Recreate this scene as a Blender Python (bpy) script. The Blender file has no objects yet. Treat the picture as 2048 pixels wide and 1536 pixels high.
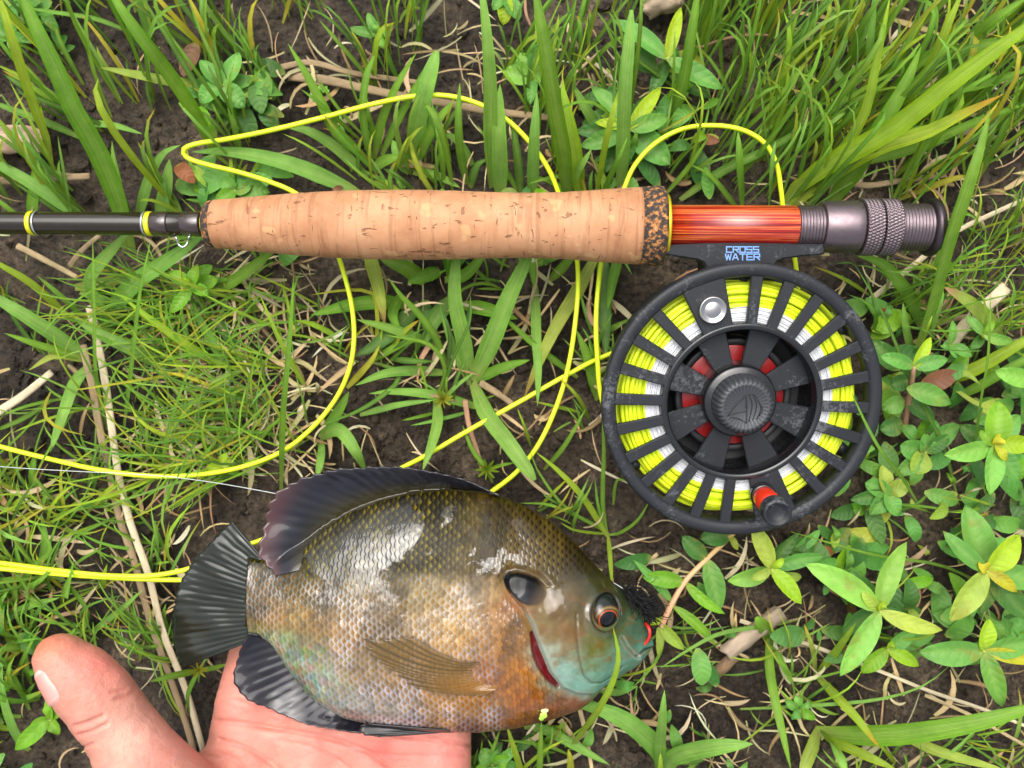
import bpy, bmesh, math, random
import numpy as np
from mathutils import Vector, Matrix
from mathutils.bvhtree import BVHTree

random.seed(7); rng = np.random.default_rng(7)
scene = bpy.context.scene
C = scene.collection

# ------------------------------------------------------------------ camera, sky, sun, exposure
CAM_Z = 0.31            # phone held about 31 cm above the soil, looking straight down
TANW = 1.2              # picture width = 1.2 x distance
cam_d = bpy.data.cameras.new('camera'); cam = bpy.data.objects.new('camera', cam_d); C.objects.link(cam)
cam.location = (0, 0, CAM_Z); cam.rotation_euler = (0, 0, 0)
cam_d.sensor_width = 36; cam_d.lens = 36 / TANW
cam_d.clip_start = 0.01; cam_d.clip_end = 200
cam_d.dof.use_dof = True; cam_d.dof.focus_distance = 0.272; cam_d.dof.aperture_fstop = 13
scene.camera = cam

world = bpy.data.worlds.new('World'); scene.world = world; world.use_nodes = True
wn = world.node_tree.nodes; wl = world.node_tree.links
SUN_EL, SUN_AZ = math.radians(68), math.radians(-22)      # azimuth from +Y, clockwise
sky = wn.new('ShaderNodeTexSky'); sky.sky_type = 'NISHITA'; sky.sun_disc = False
sky.sun_elevation = SUN_EL; sky.sun_rotation = SUN_AZ
sky.dust_density = 6.0; sky.air_density = 1.0; sky.ozone_density = 1.0
hs = wn.new('ShaderNodeHueSaturation'); hs.inputs['Saturation'].default_value = 0.35
wl.new(sky.outputs[0], hs.inputs['Color'])
bg = wn['Background']; wl.new(hs.outputs[0], bg.inputs['Color']); bg.inputs['Strength'].default_value = 0.15
sd = bpy.data.lights.new('sun', 'SUN'); sun = bpy.data.objects.new('sun', sd); C.objects.link(sun)
sd.energy = 1.5; sd.angle = math.radians(60); sd.color = (1.0, 0.97, 0.92)
sdir = Vector((math.sin(SUN_AZ) * math.cos(SUN_EL), math.cos(SUN_AZ) * math.cos(SUN_EL), math.sin(SUN_EL)))
sun.rotation_euler = sdir.to_track_quat('Z', 'Y').to_euler(); sun.location = sdir * 5
scene.view_settings.view_transform = 'Standard'; scene.view_settings.look = 'None'
scene.view_settings.gamma = 1; scene.view_settings.exposure = 0.75
scene.view_settings.use_curve_mapping = False
scene.render.engine = 'CYCLES'
scene.cycles.use_denoising = True
scene.cycles.max_bounces = 8; scene.cycles.transparent_max_bounces = 12

# ------------------------------------------------------------------ pixel <-> place
def P(px, py, z):                      # photo pixel -> point at height z (metres)
    k = TANW / 2048.0 * (CAM_Z - z)
    return np.array([(px - 1024) * k, -(py - 768) * k, z])
def mpp(z): return TANW / 2048.0 * (CAM_Z - z)       # metres per photo pixel at height z
def PX(p):                             # point(s) -> photo pixel
    p = np.asarray(p); k = TANW / 2048.0 * (CAM_Z - p[..., 2])
    return np.stack([p[..., 0] / k + 1024, 768 - p[..., 1] / k], -1)
def pix_on_plane(px, py, p0, n):
    o = np.array([0, 0, CAM_Z]); d = P(px, py, 0) - o
    t = np.dot(np.asarray(p0) - o, n) / np.dot(d, n)
    return o + d * t
def lin(c):                            # sRGB 0-255 -> linear
    c = np.asarray(c, float) / 255.0
    return np.where(c <= 0.04045, c / 12.92, ((c + 0.055) / 1.055) ** 2.4)
def l4(c, k=1.0): return (*[float(x) * k for x in lin(c)], 1.0)
def smooth(a, b, x):
    t = np.clip((x - a) / (b - a), 0, 1); return t * t * (3 - 2 * t)

# ------------------------------------------------------------------ numpy noise
def _h(i, j, s):
    n = (i.astype(np.int64) * 374761393 + j.astype(np.int64) * 668265263 + s * 1442695041) & 0xffffffff
    n = ((n ^ (n >> 13)) * 1274126177) & 0xffffffff
    return ((n ^ (n >> 16)) & 0xffff) / 65535.0
def vnoise(x, y, s=0):
    i = np.floor(x); j = np.floor(y); f = x - i; g = y - j
    f = f * f * (3 - 2 * f); g = g * g * (3 - 2 * g)
    i = i.astype(np.int64); j = j.astype(np.int64)
    a = _h(i, j, s); b = _h(i + 1, j, s); c = _h(i, j + 1, s); d = _h(i + 1, j + 1, s)
    return (a * (1 - f) + b * f) * (1 - g) + (c * (1 - f) + d * f) * g
def fbm(x, y, s=0, o=4):
    r = 0; a = 0.5
    for k in range(o): r = r + a * vnoise(x * 2 ** k, y * 2 ** k, s + k * 17); a *= 0.5
    return r

# ------------------------------------------------------------------ mesh helpers
def mesh_data(name, V, F, col=None, uv=None, smooth_=True):
    me = bpy.data.meshes.new(name)
    V = np.asarray(V, float)
    F = F.tolist() if isinstance(F, np.ndarray) else F
    me.from_pydata(V.tolist(), [], F)
    if col is not None:
        col = np.asarray(col, float)
        if col.ndim == 1: col = np.tile(col, (len(V), 1))
        if col.shape[1] == 3: col = np.concatenate([col, np.ones((len(col), 1))], 1)
        a = me.color_attributes.new('Col', 'FLOAT_COLOR', 'POINT'); a.data.foreach_set('color', col.ravel())
    if uv is not None:
        a = me.attributes.new('st', 'FLOAT_VECTOR', 'POINT')
        u = np.concatenate([np.asarray(uv, float), np.zeros((len(uv), 1))], 1); a.data.foreach_set('vector', u.ravel())
    if smooth_: me.polygons.foreach_set('use_smooth', [True] * len(me.polygons))
    me.update(); return me
def link(name, me, mat, parent=None):
    o = bpy.data.objects.new(name, me); C.objects.link(o)
    if mat is not None and not me.materials: me.materials.append(mat)
    if parent is not None:
        o.parent = parent; o.matrix_parent_inverse = parent_inv(parent)
    return o
def parent_inv(p):
    m = Matrix.Identity(4)
    while p is not None:
        m = Matrix.Translation(p.location) @ m; p = p.parent if p.parent else None
        if p is None: break
    return m.inverted()
def mesh(name, V, F, mat, parent=None, **k): return link(name, mesh_data(name, V, F, **k), mat, parent)
def thing(name, label, cat, loc=(0, 0, 0), group=None):
    o = bpy.data.objects.new(name, None); C.objects.link(o); o.location = loc; o.empty_display_size = 0.01
    tag(o, label, cat, group); return o
def tag(o, label=None, cat=None, group=None, kind=None):
    if label: o['label'] = label
    if cat: o['category'] = cat
    if group: o['group'] = group
    if kind: o['kind'] = kind
    return o
class MB:
    def __init__(s): s.V = []; s.F = []; s.n = 0; s.C = []; s.U = []
    def add(s, V, F, c=None, u=None):
        V = np.asarray(V, float); s.V.append(V); s.F += [tuple(int(i) + s.n for i in f) for f in F]; s.n += len(V)
        if c is not None:
            c = np.asarray(c, float); s.C.append(np.tile(c, (len(V), 1)) if c.ndim == 1 else c)
        if u is not None: s.U.append(np.asarray(u, float))
        return s
    def build(s, name, mat, parent=None, smooth_=True):
        return mesh(name, np.concatenate(s.V), s.F, mat, parent, col=np.concatenate(s.C) if s.C else None,
                    uv=np.concatenate(s.U) if s.U else None, smooth_=smooth_)
def grid_faces(nu, nv, wrap=False, off=0):
    f = []
    for i in range(nu - 1):
        for j in range(nv if wrap else nv - 1):
            k = (j + 1) % nv
            f.append((off + i * nv + j, off + i * nv + k, off + (i + 1) * nv + k, off + (i + 1) * nv + j))
    return f
def grid_faces_np(nu, nv, wrap=False):
    i = np.arange(nu - 1)[:, None]; j = np.arange(nv if wrap else nv - 1)[None, :]
    k = (j + 1) % nv
    return np.stack([i * nv + j, i * nv + k, (i + 1) * nv + k, (i + 1) * nv + j], -1).reshape(-1, 4)
def spline(pts, n, tt=None):
    p = np.asarray(pts, float); m = len(p)
    if m == 2:
        t = np.linspace(0, 1, n)[:, None] if tt is None else np.asarray(tt)[:, None]
        return p[0] * (1 - t) + p[1] * t
    d = np.r_[0, np.cumsum(np.linalg.norm(np.diff(p[:, :2], axis=0), axis=1) + 1e-9)]; d /= d[-1]
    t = np.linspace(0, 1, n) if tt is None else np.asarray(tt)
    tan = np.zeros_like(p)
    tan[1:-1] = (p[2:] - p[:-2]) / (d[2:] - d[:-2])[:, None]
    tan[0] = (p[1] - p[0]) / (d[1] - d[0]); tan[-1] = (p[-1] - p[-2]) / (d[-1] - d[-2])
    i = np.clip(np.searchsorted(d, t, side='right') - 1, 0, m - 2)
    h = (d[i + 1] - d[i])[:, None]; s = ((t - d[i]) / (d[i + 1] - d[i]))[:, None]
    return ((2 * s**3 - 3 * s**2 + 1) * p[i] + (s**3 - 2 * s**2 + s) * h * tan[i] + (-2 * s**3 + 3 * s**2) * p[i + 1] + (s**3 - s**2) * h * tan[i + 1])
def tube(pts, r, n=8, cap=True):
    p = np.asarray(pts, float); m = len(p); r = np.broadcast_to(np.asarray(r, float), (m,))
    T = np.gradient(p, axis=0); T /= np.linalg.norm(T, axis=1)[:, None] + 1e-12
    up = np.array([0, 0, 1.0]) if abs(T[0, 2]) < 0.9 else np.array([1.0, 0, 0])
    N = np.zeros_like(p); a = up - T[0] * np.dot(up, T[0]); N[0] = a / np.linalg.norm(a)
    for i in range(1, m):
        a = N[i - 1] - T[i] * np.dot(N[i - 1], T[i]); N[i] = a / (np.linalg.norm(a) + 1e-12)
    B = np.cross(T, N); th = np.linspace(0, 2 * np.pi, n, endpoint=False)
    V = p[:, None] + r[:, None, None] * (np.cos(th)[None, :, None] * N[:, None] + np.sin(th)[None, :, None] * B[:, None])
    F = grid_faces(m, n, True)
    if cap: F = F + [tuple(range(n))[::-1], tuple((m - 1) * n + k for k in range(n))]
    return V.reshape(-1, 3), F
def lathe(prof, n=64, frame=None, closed=False, disp=None):
    """prof (axial, radius); axis = frame z column unless frame given as 4x4 (local z is the axis)"""
    pr = np.asarray(prof, float); th = np.linspace(0, 2 * np.pi, n, endpoint=False)
    r = pr[:, 1][:, None] * np.ones((1, n))
    if disp is not None: r = r + disp(pr[:, 0][:, None], th[None, :])
    V = np.stack([r * np.cos(th), r * np.sin(th), pr[:, 0][:, None] * np.ones((1, n))], -1).reshape(-1, 3)
    F = grid_faces(len(pr), n, True)
    if closed:
        m = len(pr); F += [((m - 1) * n + j, (m - 1) * n + (j + 1) % n, (j + 1) % n, j) for j in range(n)]
    if frame is not None: V = xf(frame, V)
    return V, F
def xf(M, V):
    M = np.asarray(M); return np.asarray(V) @ M[:3, :3].T + M[:3, 3]
def frame(o, x, y, z):
    M = np.eye(4); M[:3, 0] = x; M[:3, 1] = y; M[:3, 2] = z; M[:3, 3] = o; return M
def extrude(poly, z0, z1, bev=0.0):
    """2D outline -> prism, with a small chamfer at the top"""
    p = np.asarray(poly, float); n = len(p); c = p.mean(0)
    rings = [(p, z0)]
    if bev > 0:
        rings += [(p, z1 - bev), (inset(p, bev), z1)]
    else: rings += [(p, z1)]
    V = np.concatenate([np.c_[q, np.full(n, z)] for q, z in rings])
    F = grid_faces(len(rings), n, True) + [tuple(range(n))[::-1], tuple((len(rings) - 1) * n + k for k in range(n))]
    return V, F
def inset(p, d):
    a = np.roll(p, 1, 0); b = np.roll(p, -1, 0)
    e1 = p - a; e2 = b - p
    n1 = np.c_[-e1[:, 1], e1[:, 0]]; n2 = np.c_[-e2[:, 1], e2[:, 0]]
    n1 /= np.linalg.norm(n1, axis=1)[:, None] + 1e-12; n2 /= np.linalg.norm(n2, axis=1)[:, None] + 1e-12
    area = 0.5 * np.sum(p[:, 0] * b[:, 1] - b[:, 0] * p[:, 1]); s = 1 if area > 0 else -1
    m = n1 + n2; m /= (np.sum(m * m, 1)[:, None] / 2 + 1e-9)
    return p + s * d * m
def in_poly(x, y, poly):
    poly = np.asarray(poly, float); r = np.zeros(np.shape(x), bool); j = len(poly) - 1
    for i in range(len(poly)):
        xi, yi = poly[i]; xj, yj = poly[j]
        c = ((yi > y) != (yj > y)) & (x < (xj - xi) * (y - yi) / (yj - yi + 1e-12) + xi)
        r ^= c; j = i
    return r
def dist_poly(x, y, pts):
    """distance to a polyline, with arc parameter of nearest point"""
    best = np.full(np.shape(x), 1e9); par = np.zeros(np.shape(x)); pts = np.asarray(pts, float); L = 0
    for a, b in zip(pts[:-1], pts[1:]):
        d = b - a; l2 = np.dot(d, d) + 1e-12; l = math.sqrt(l2)
        t = np.clip(((x - a[0]) * d[0] + (y - a[1]) * d[1]) / l2, 0, 1)
        q = np.hypot(x - a[0] - t * d[0], y - a[1] - t * d[1])
        m = q < best; best = np.where(m, q, best); par = np.where(m, L + t * l, par); L += l
    return best, par / L

# ------------------------------------------------------------------ materials
def new_mat(name):
    m = bpy.data.materials.new(name); m.use_nodes = True
    nt = m.node_tree; b = nt.nodes['Principled BSDF']; return m, nt, b
def N(nt, t, **k):
    n = nt.nodes.new(t)
    for a, v in k.items(): setattr(n, a, v)
    return n
def ramp(nt, stops, src=None):
    r = N(nt, 'ShaderNodeValToRGB'); e = r.color_ramp.elements
    while len(e) < len(stops): e.new(0.5)
    for i, (p, c) in enumerate(stops): e[i].position = p; e[i].color = c
    if src is not None: nt.links.new(src, r.inputs[0])
    return r
def noise(nt, scale, detail=4, rough=0.55, vec=None, dist=0):
    n = N(nt, 'ShaderNodeTexNoise'); n.inputs['Scale'].default_value = scale; n.inputs['Detail'].default_value = detail
    n.inputs['Roughness'].default_value = rough; n.inputs['Distortion'].default_value = dist
    if vec is not None: nt.links.new(vec, n.inputs['Vector'])
    return n
def mapping(nt, src, scale=(1, 1, 1), rot=(0, 0, 0)):
    m = N(nt, 'ShaderNodeMapping'); m.inputs['Scale'].default_value = scale; m.inputs['Rotation'].default_value = rot
    nt.links.new(src, m.inputs['Vector']); return m.outputs[0]
def bump(nt, b, h, strength, dist, nrm='Normal', prev=None):
    n = N(nt, 'ShaderNodeBump'); n.inputs['Strength'].default_value = strength; n.inputs['Distance'].default_value = dist
    nt.links.new(h, n.inputs['Height'])
    if prev is not None: nt.links.new(prev, n.inputs['Normal'])
    if b is not None: nt.links.new(n.outputs[0], b.inputs[nrm])
    return n.outputs[0]
def mixc(nt, fac, a, b, blend='MIX'):
    m = N(nt, 'ShaderNodeMix', data_type='RGBA', blend_type=blend)
    for s, v in ((m.inputs[0], fac), (m.inputs[6], a), (m.inputs[7], b)):
        if hasattr(v, 'links') or hasattr(v, 'is_linked'): nt.links.new(v, s)
        else: s.default_value = v
    return m.outputs[2]
def math_(nt, op, a, b=None, clamp=False):
    m = N(nt, 'ShaderNodeMath', operation=op, use_clamp=clamp)
    for s, v in zip(m.inputs, (a, b)):
        if v is None: continue
        if hasattr(v, 'is_linked'): nt.links.new(v, s)
        else: s.default_value = v
    return m.outputs[0]
def objco(nt): return N(nt, 'ShaderNodeTexCoord').outputs['Object']
def colattr(nt): return N(nt, 'ShaderNodeAttribute', attribute_name='Col')

def mat_soil():
    m, nt, b = new_mat('damp_soil'); co = objco(nt)
    n1 = noise(nt, 38, 6, 0.65, co); n2 = noise(nt, 420, 5, 0.7, co); n3 = noise(nt, 9, 3, 0.5, co)
    r = ramp(nt, [(0.3, l4((38, 32, 25))), (0.5, l4((78, 66, 53))), (0.70, l4((128, 113, 93)))], n1.outputs[0])
    r2 = ramp(nt, [(0.34, (0.22, 0.2, 0.18, 1)), (0.60, (1.35, 1.3, 1.25, 1))], n2.outputs[0])
    c = mixc(nt, 1.0, r.outputs[0], r2.outputs[0], 'MULTIPLY')
    r3 = ramp(nt, [(0.42, l4((118, 112, 96))), (0.6, (1, 1, 1, 1))], n3.outputs[0])
    c = mixc(nt, 0.45, c, mixc(nt, 1.0, c, r3.outputs[0], 'MULTIPLY'))
    nt.links.new(c, b.inputs['Base Color'])
    rr = ramp(nt, [(0.35, (0.42, 0.42, 0.42, 1)), (0.65, (0.9, 0.9, 0.9, 1))], n1.outputs[0]); nt.links.new(rr.outputs[0], b.inputs['Roughness'])
    v = N(nt, 'ShaderNodeTexVoronoi'); v.inputs['Scale'].default_value = 330; nt.links.new(co, v.inputs['Vector'])
    p = bump(nt, None, v.outputs['Distance'], 0.9, 0.0024)
    bump(nt, b, n2.outputs[0], 1.0, 0.0040, prev=p)
    return m
def mat_leaf(name='leaf_blade', trans=0.33, veins=True, rough=0.42):
    m, nt, b = new_mat(name); a = colattr(nt)
    st = N(nt, 'ShaderNodeAttribute', attribute_name='st'); co = objco(nt)
    c = a.outputs['Color']
    n = noise(nt, 160, 4, 0.6, co); r = ramp(nt, [(0.3, (0.82, 0.84, 0.78, 1)), (0.7, (1.14, 1.1, 1.05, 1))], n.outputs[0])
    c = mixc(nt, 1.0, c, r.outputs[0], 'MULTIPLY')
    sp = noise(nt, 520, 3, 0.6, co); sr = ramp(nt, [(0.70, (0, 0, 0, 1)), (0.76, (1, 1, 1, 1))], sp.outputs[0])
    c = mixc(nt, math_(nt, 'MULTIPLY', sr.outputs[0], 0.35), c, l4((165, 150, 95)))
    if veins:
        sx = N(nt, 'ShaderNodeSeparateXYZ'); nt.links.new(st.outputs['Vector'], sx.inputs[0])
        w = math_(nt, 'SINE', math_(nt, 'MULTIPLY', sx.outputs[0], 44.0))
        w2 = math_(nt, 'MULTIPLY_ADD', w, 0.11); nt.nodes[-1].inputs[2].default_value = 1.0
        cw = N(nt, 'ShaderNodeCombineXYZ')
        for i in range(3): nt.links.new(w2, cw.inputs[i])
        c = mixc(nt, 1.0, c, cw.outputs[0], 'MULTIPLY')
        sk = noise(nt, 1.0, 5, 0.65, mapping(nt, st.outputs['Vector'], (5.5, 0.55, 1))); skr = ramp(nt, [(0.3, (0.72, 0.76, 0.66, 1)), (0.5, (1, 1, 1, 1)), (0.72, (1.22, 1.16, 1.1, 1))], sk.outputs[0])
        c = mixc(nt, 1.0, c, skr.outputs[0], 'MULTIPLY')
        bump(nt, b, w, 0.5, 0.0003)
    else:
        sx = N(nt, 'ShaderNodeSeparateXYZ'); nt.links.new(st.outputs['Vector'], sx.inputs[0])
        ab = math_(nt, 'ABSOLUTE', sx.outputs[0]); ph_ = math_(nt, 'SUBTRACT', math_(nt, 'MULTIPLY', sx.outputs[1], 5.0), math_(nt, 'MULTIPLY', ab, 3.4))
        w = math_(nt, 'POWER', math_(nt, 'ABSOLUTE', math_(nt, 'SINE', ph_)), 0.35)
        vr = ramp(nt, [(0.3, (1.22, 1.2, 1.25, 1)), (0.75, (0.97, 0.97, 0.96, 1))], w); c = mixc(nt, 0.45, c, mixc(nt, 1.0, c, vr.outputs[0], 'MULTIPLY'))
        bump(nt, b, w, 0.4, 0.0005)
        ed = noise(nt, 70, 4, 0.65, co); er = ramp(nt, [(0.60, (0, 0, 0, 1)), (0.68, (1, 1, 1, 1))], ed.outputs[0])
        c = mixc(nt, math_(nt, 'MULTIPLY', er.outputs[0], 0.45), c, l4((140, 128, 52)))
    nt.links.new(c, b.inputs['Base Color']); b.inputs['Roughness'].default_value = rough
    b.inputs['Specular IOR Level'].default_value = 0.3
    if trans > 0:
        t = N(nt, 'ShaderNodeBsdfTranslucent'); tc = mixc(nt, 1.0, c, (1.25, 1.2, 0.55, 1), 'MULTIPLY'); nt.links.new(tc, t.inputs[0])
        mx = N(nt, 'ShaderNodeMixShader'); mx.inputs[0].default_value = trans
        nt.links.new(b.outputs[0], mx.inputs[1]); nt.links.new(t.outputs[0], mx.inputs[2])
        nt.links.new(mx.outputs[0], nt.nodes['Material Output'].inputs[0])
    return m
def mat_straw():
    m, nt, b = new_mat('dry_straw'); a = colattr(nt); co = objco(nt)
    st = N(nt, 'ShaderNodeAttribute', attribute_name='st')
    sv = mapping(nt, st.outputs['Vector'], (14, 1.5, 1)); n = noise(nt, 3, 4, 0.7, sv)
    r = ramp(nt, [(0.3, (0.45, 0.42, 0.38, 1)), (0.55, (1, 1, 1, 1)), (0.75, (1.15, 1.12, 1.05, 1))], n.outputs[0])
    c = mixc(nt, 1.0, a.outputs['Color'], r.outputs[0], 'MULTIPLY'); nt.links.new(c, b.inputs['Base Color'])
    b.inputs['Roughness'].default_value = 0.75; bump(nt, b, n.outputs[0], 0.5, 0.0006)
    return m
def mat_cork():
    m, nt, b = new_mat('cork'); co = objco(nt)
    n1 = noise(nt, 70, 5, 0.6, co)
    base = ramp(nt, [(0.3, l4((158, 108, 72))), (0.5, l4((178, 128, 90))), (0.7, l4((190, 144, 106)))], n1.outputs[0])
    sv = mapping(nt, co, (520, 36, 36)); gr = noise(nt, 1.0, 5, 0.65, sv, 0.5)          # fine growth lines round the grip
    gl = ramp(nt, [(0.38, (0.62, 0.55, 0.5, 1)), (0.48, (1, 1, 1, 1))], gr.outputs[0])
    c = mixc(nt, 0.6, base.outputs[0], mixc(nt, 1.0, base.outputs[0], gl.outputs[0], 'MULTIPLY'))
    pv = mapping(nt, co, (190, 460, 460)); pn = noise(nt, 1.0, 3, 0.55, pv, 0.3)         # pits
    pr = ramp(nt, [(0.635, (0, 0, 0, 1)), (0.68, (1, 1, 1, 1))], pn.outputs[0])
    pv2 = mapping(nt, co, (560, 130, 130)); pn2 = noise(nt, 1.0, 3, 0.6, pv2, 0.6)
    pr2 = ramp(nt, [(0.665, (0, 0, 0, 1)), (0.70, (1, 1, 1, 1))], pn2.outputs[0])
    fl = noise(nt, 130, 2, 0.5, co); fr = ramp(nt, [(0.62, (0, 0, 0, 1)), (0.66, (1, 1, 1, 1))], fl.outputs[0])
    c = mixc(nt, math_(nt, 'MULTIPLY', fr.outputs[0], 0.45), c, l4((206, 164, 112)))
    pits = math_(nt, 'MAXIMUM', pr.outputs[0], pr2.outputs[0])
    c = mixc(nt, math_(nt, 'MULTIPLY', pits, 0.6), c, l4((96, 56, 32)))
    nt.links.new(c, b.inputs['Base Color']); b.inputs['Roughness'].default_value = 0.72
    inv = math_(nt, 'SUBTRACT', 1.0, pits); p = bump(nt, None, inv, 0.7, 0.0006); bump(nt, b, gr.outputs[0], 0.15, 0.0004, prev=p)
    return m
def mat_composite_cork():
    m, nt, b = new_mat('composite_cork'); co = objco(nt)
    v = N(nt, 'ShaderNodeTexVoronoi'); v.inputs['Scale'].default_value = 900; nt.links.new(co, v.inputs['Vector'])
    n = noise(nt, 620, 4, 0.65, co)
    r = ramp(nt, [(0.40, l4((42, 36, 34))), (0.52, l4((66, 54, 44))), (0.57, l4((150, 96, 48))), (0.7, l4((196, 140, 84)))], n.outputs[0])
    nt.links.new(r.outputs[0], b.inputs['Base Color']); b.inputs['Roughness'].default_value = 0.8
    bump(nt, b, n.outputs[0], 0.8, 0.0008); return m
def mat_wood_insert():
    m, nt, b = new_mat('striped_wood'); co = objco(nt)
    sv = mapping(nt, co, (7, 1300, 1300)); n = noise(nt, 1.0, 4, 0.65, sv, 0.25)
    r = ramp(nt, [(0.36, l4((86, 8, 8))), (0.44, l4((146, 20, 14))), (0.50, l4((170, 40, 22))), (0.535, l4((216, 132, 66))), (0.565, l4((160, 26, 20))), (0.66, l4((104, 10, 16)))], n.outputs[0])
    nt.links.new(r.outputs[0], b.inputs['Base Color']); b.inputs['Roughness'].default_value = 0.3
    b.inputs['Coat Weight'].default_value = 0.45; b.inputs['Coat Roughness'].default_value = 0.2
    return m
def mat_plain(name, c, rough=0.4, metal=0.0, coat=0.0, k=1.0, bscale=0, bstr=0.1, crough=0.05, spec=0.5):
    m, nt, b = new_mat(name); b.inputs['Base Color'].default_value = l4(c, k); b.inputs['Roughness'].default_value = rough
    b.inputs['Metallic'].default_value = metal; b.inputs['Coat Weight'].default_value = coat; b.inputs['Coat Roughness'].default_value = crough
    b.inputs['Specular IOR Level'].default_value = spec
    if bscale:
        n = noise(nt, bscale, 4, 0.6, objco(nt)); bump(nt, b, n.outputs[0], bstr, 0.0005)
        r = ramp(nt, [(0.3, (rough * 0.7,) * 3 + (1,)), (0.7, (min(1, rough * 1.3),) * 3 + (1,))], n.outputs[0]); nt.links.new(r.outputs[0], b.inputs['Roughness'])
    return m
def mat_reel_black():
    m, nt, b = new_mat('worn_black_metal'); co = objco(nt)
    n = noise(nt, 900, 6, 0.75, co, 0.4); n2 = noise(nt, 55, 4, 0.6, co); n3 = noise(nt, 1100, 3, 0.6, co)
    wear = math_(nt, 'MULTIPLY', n.outputs[0], n2.outputs[0]); r = ramp(nt, [(0.285, (0, 0, 0, 1)), (0.36, (1, 1, 1, 1))], wear)
    c = mixc(nt, math_(nt, 'MULTIPLY', r.outputs[0], 0.38), l4((27, 29, 34)), l4((120, 122, 126)))
    d = ramp(nt, [(0.73, (0, 0, 0, 1)), (0.76, (1, 1, 1, 1))], n3.outputs[0])
    c = mixc(nt, math_(nt, 'MULTIPLY', d.outputs[0], 0.55), c, l4((165, 160, 150)))
    nt.links.new(c, b.inputs['Base Color']); b.inputs['Roughness'].default_value = 0.5; b.inputs['Specular IOR Level'].default_value = 0.4
    bump(nt, b, n3.outputs[0], 0.08, 0.0004); return m
def mat_vcol(name, rough=0.35, coat=0.0, crough=0.04, bscale=0, bstr=0.1, bdist=0.0004, spec=0.5, sss=0.0, coatmask=None, cior=1.5, glare_film=False):
    m, nt, b = new_mat(name); a = colattr(nt); nt.links.new(a.outputs['Color'], b.inputs['Base Color'])
    b.inputs['Roughness'].default_value = rough; b.inputs['Coat Weight'].default_value = coat; b.inputs['Coat Roughness'].default_value = crough
    b.inputs['Specular IOR Level'].default_value = spec; b.inputs['Coat IOR'].default_value = cior
    co = objco(nt)
    if sss:
        b.inputs['Subsurface Weight'].default_value = sss; b.inputs['Subsurface Radius'].default_value = (0.004, 0.0016, 0.001); b.inputs['Subsurface Scale'].default_value = 1.0
    if bscale:
        n = noise(nt, bscale, 4, 0.6, co); pv_ = bump(nt, b, n.outputs[0], bstr, bdist)
        if sss:
            v = N(nt, 'ShaderNodeTexVoronoi', feature='DISTANCE_TO_EDGE'); v.inputs['Scale'].default_value = 1250; nt.links.new(mapping(nt, co, (1, 1.7, 1)), v.inputs['Vector'])
            vr = ramp(nt, [(0.0, (0, 0, 0, 1)), (0.12, (1, 1, 1, 1))], v.outputs['Distance']); bump(nt, b, vr.outputs[0], 0.4, 0.0003, prev=pv_)
    if glare_film:                                   # patchy film over wet skin, shaped to imitate a broken sky reflection
        n = noise(nt, 1.0, 6, 0.6, mapping(nt, co, (26, 44, 44)), 0.5); r = ramp(nt, [(0.42, (0.06, 0.06, 0.06, 1)), (0.432, (1, 1, 1, 1))], n.outputs[0])
        nt.links.new(math_(nt, 'MULTIPLY', r.outputs[0], a.outputs['Alpha']), b.inputs['Coat Weight'])
        nb = noise(nt, 90, 2, 0.5, co); bump(nt, b, nb.outputs[0], 0.35, 0.0012, 'Coat Normal')
    return m

SOIL = mat_soil(); LEAF = mat_leaf(); BROAD = mat_leaf('broad_leaf', 0.28, False, 0.48); STRAW = mat_straw()

# ------------------------------------------------------------------ ground
def ground_z(x, y):
    z = (fbm(x / 0.05, y / 0.05, 3, 3) - 0.45) * 0.007 + (fbm(x / 0.013, y / 0.013, 11, 3) - 0.45) * 0.0034
    cl = vnoise(x / 0.0075, y / 0.0075, 31); z = z + np.clip(cl - 0.5, 0, 1) * 0.0032
    z = z + (vnoise(x / 0.003, y / 0.003, 41) - 0.5) * 0.0010
    z = z - np.clip(1 - np.abs(fbm(x / 0.03, y / 0.03, 57, 3) - 0.47) / 0.012, 0, 1) * 0.0016      # drying cracks
    return z - 0.003
def axis(half, step, far):
    a = list(np.arange(0, half, step)); s = step
    while a[-1] < far: s *= 1.22; a.append(a[-1] + s)
    a = np.array(a); return np.concatenate([-a[:0:-1], a])
ax_, ay_ = axis(0.25, 0.00105, 60), axis(0.20, 0.00105, 60)
GX, GY = np.meshgrid(ax_, ay_, indexing='ij'); GZ = ground_z(GX, GY)
g = mesh('ground', np.stack([GX, GY, GZ], -1).reshape(-1, 3), grid_faces_np(len(ax_), len(ay_))[:, ::-1], SOIL)
tag(g, 'dark damp bare soil showing between the grass', kind='structure')

# ------------------------------------------------------------------ fly rod
ROD_A = P(0, 446, 0.031); ROD_B = P(1860, 455, 0.0395)
ROD_D = (ROD_B - ROD_A) / np.linalg.norm(ROD_B - ROD_A)
_upz = np.array([0, 0, 1.0]); ROD_Y = np.cross(_upz, ROD_D); ROD_Y /= np.linalg.norm(ROD_Y); ROD_Z = np.cross(ROD_D, ROD_Y)
def rod_s(px):                                   # distance along the axis whose picture column is px
    f = 2048 / TANW; k = (px - 1024) / f
    # (A.x + s D.x) = k (H - A.z - s D.z)
    return (k * (CAM_Z - ROD_A[2]) - ROD_A[0]) / (ROD_D[0] + k * ROD_D[2])
def rod_pt(px): return ROD_A + ROD_D * rod_s(px)
ROD_F = frame(ROD_A, ROD_Z, ROD_Y * -1, ROD_D)   # local z along the rod
def rr(px, wpx): return wpx * mpp(rod_pt(px)[2])
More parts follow.
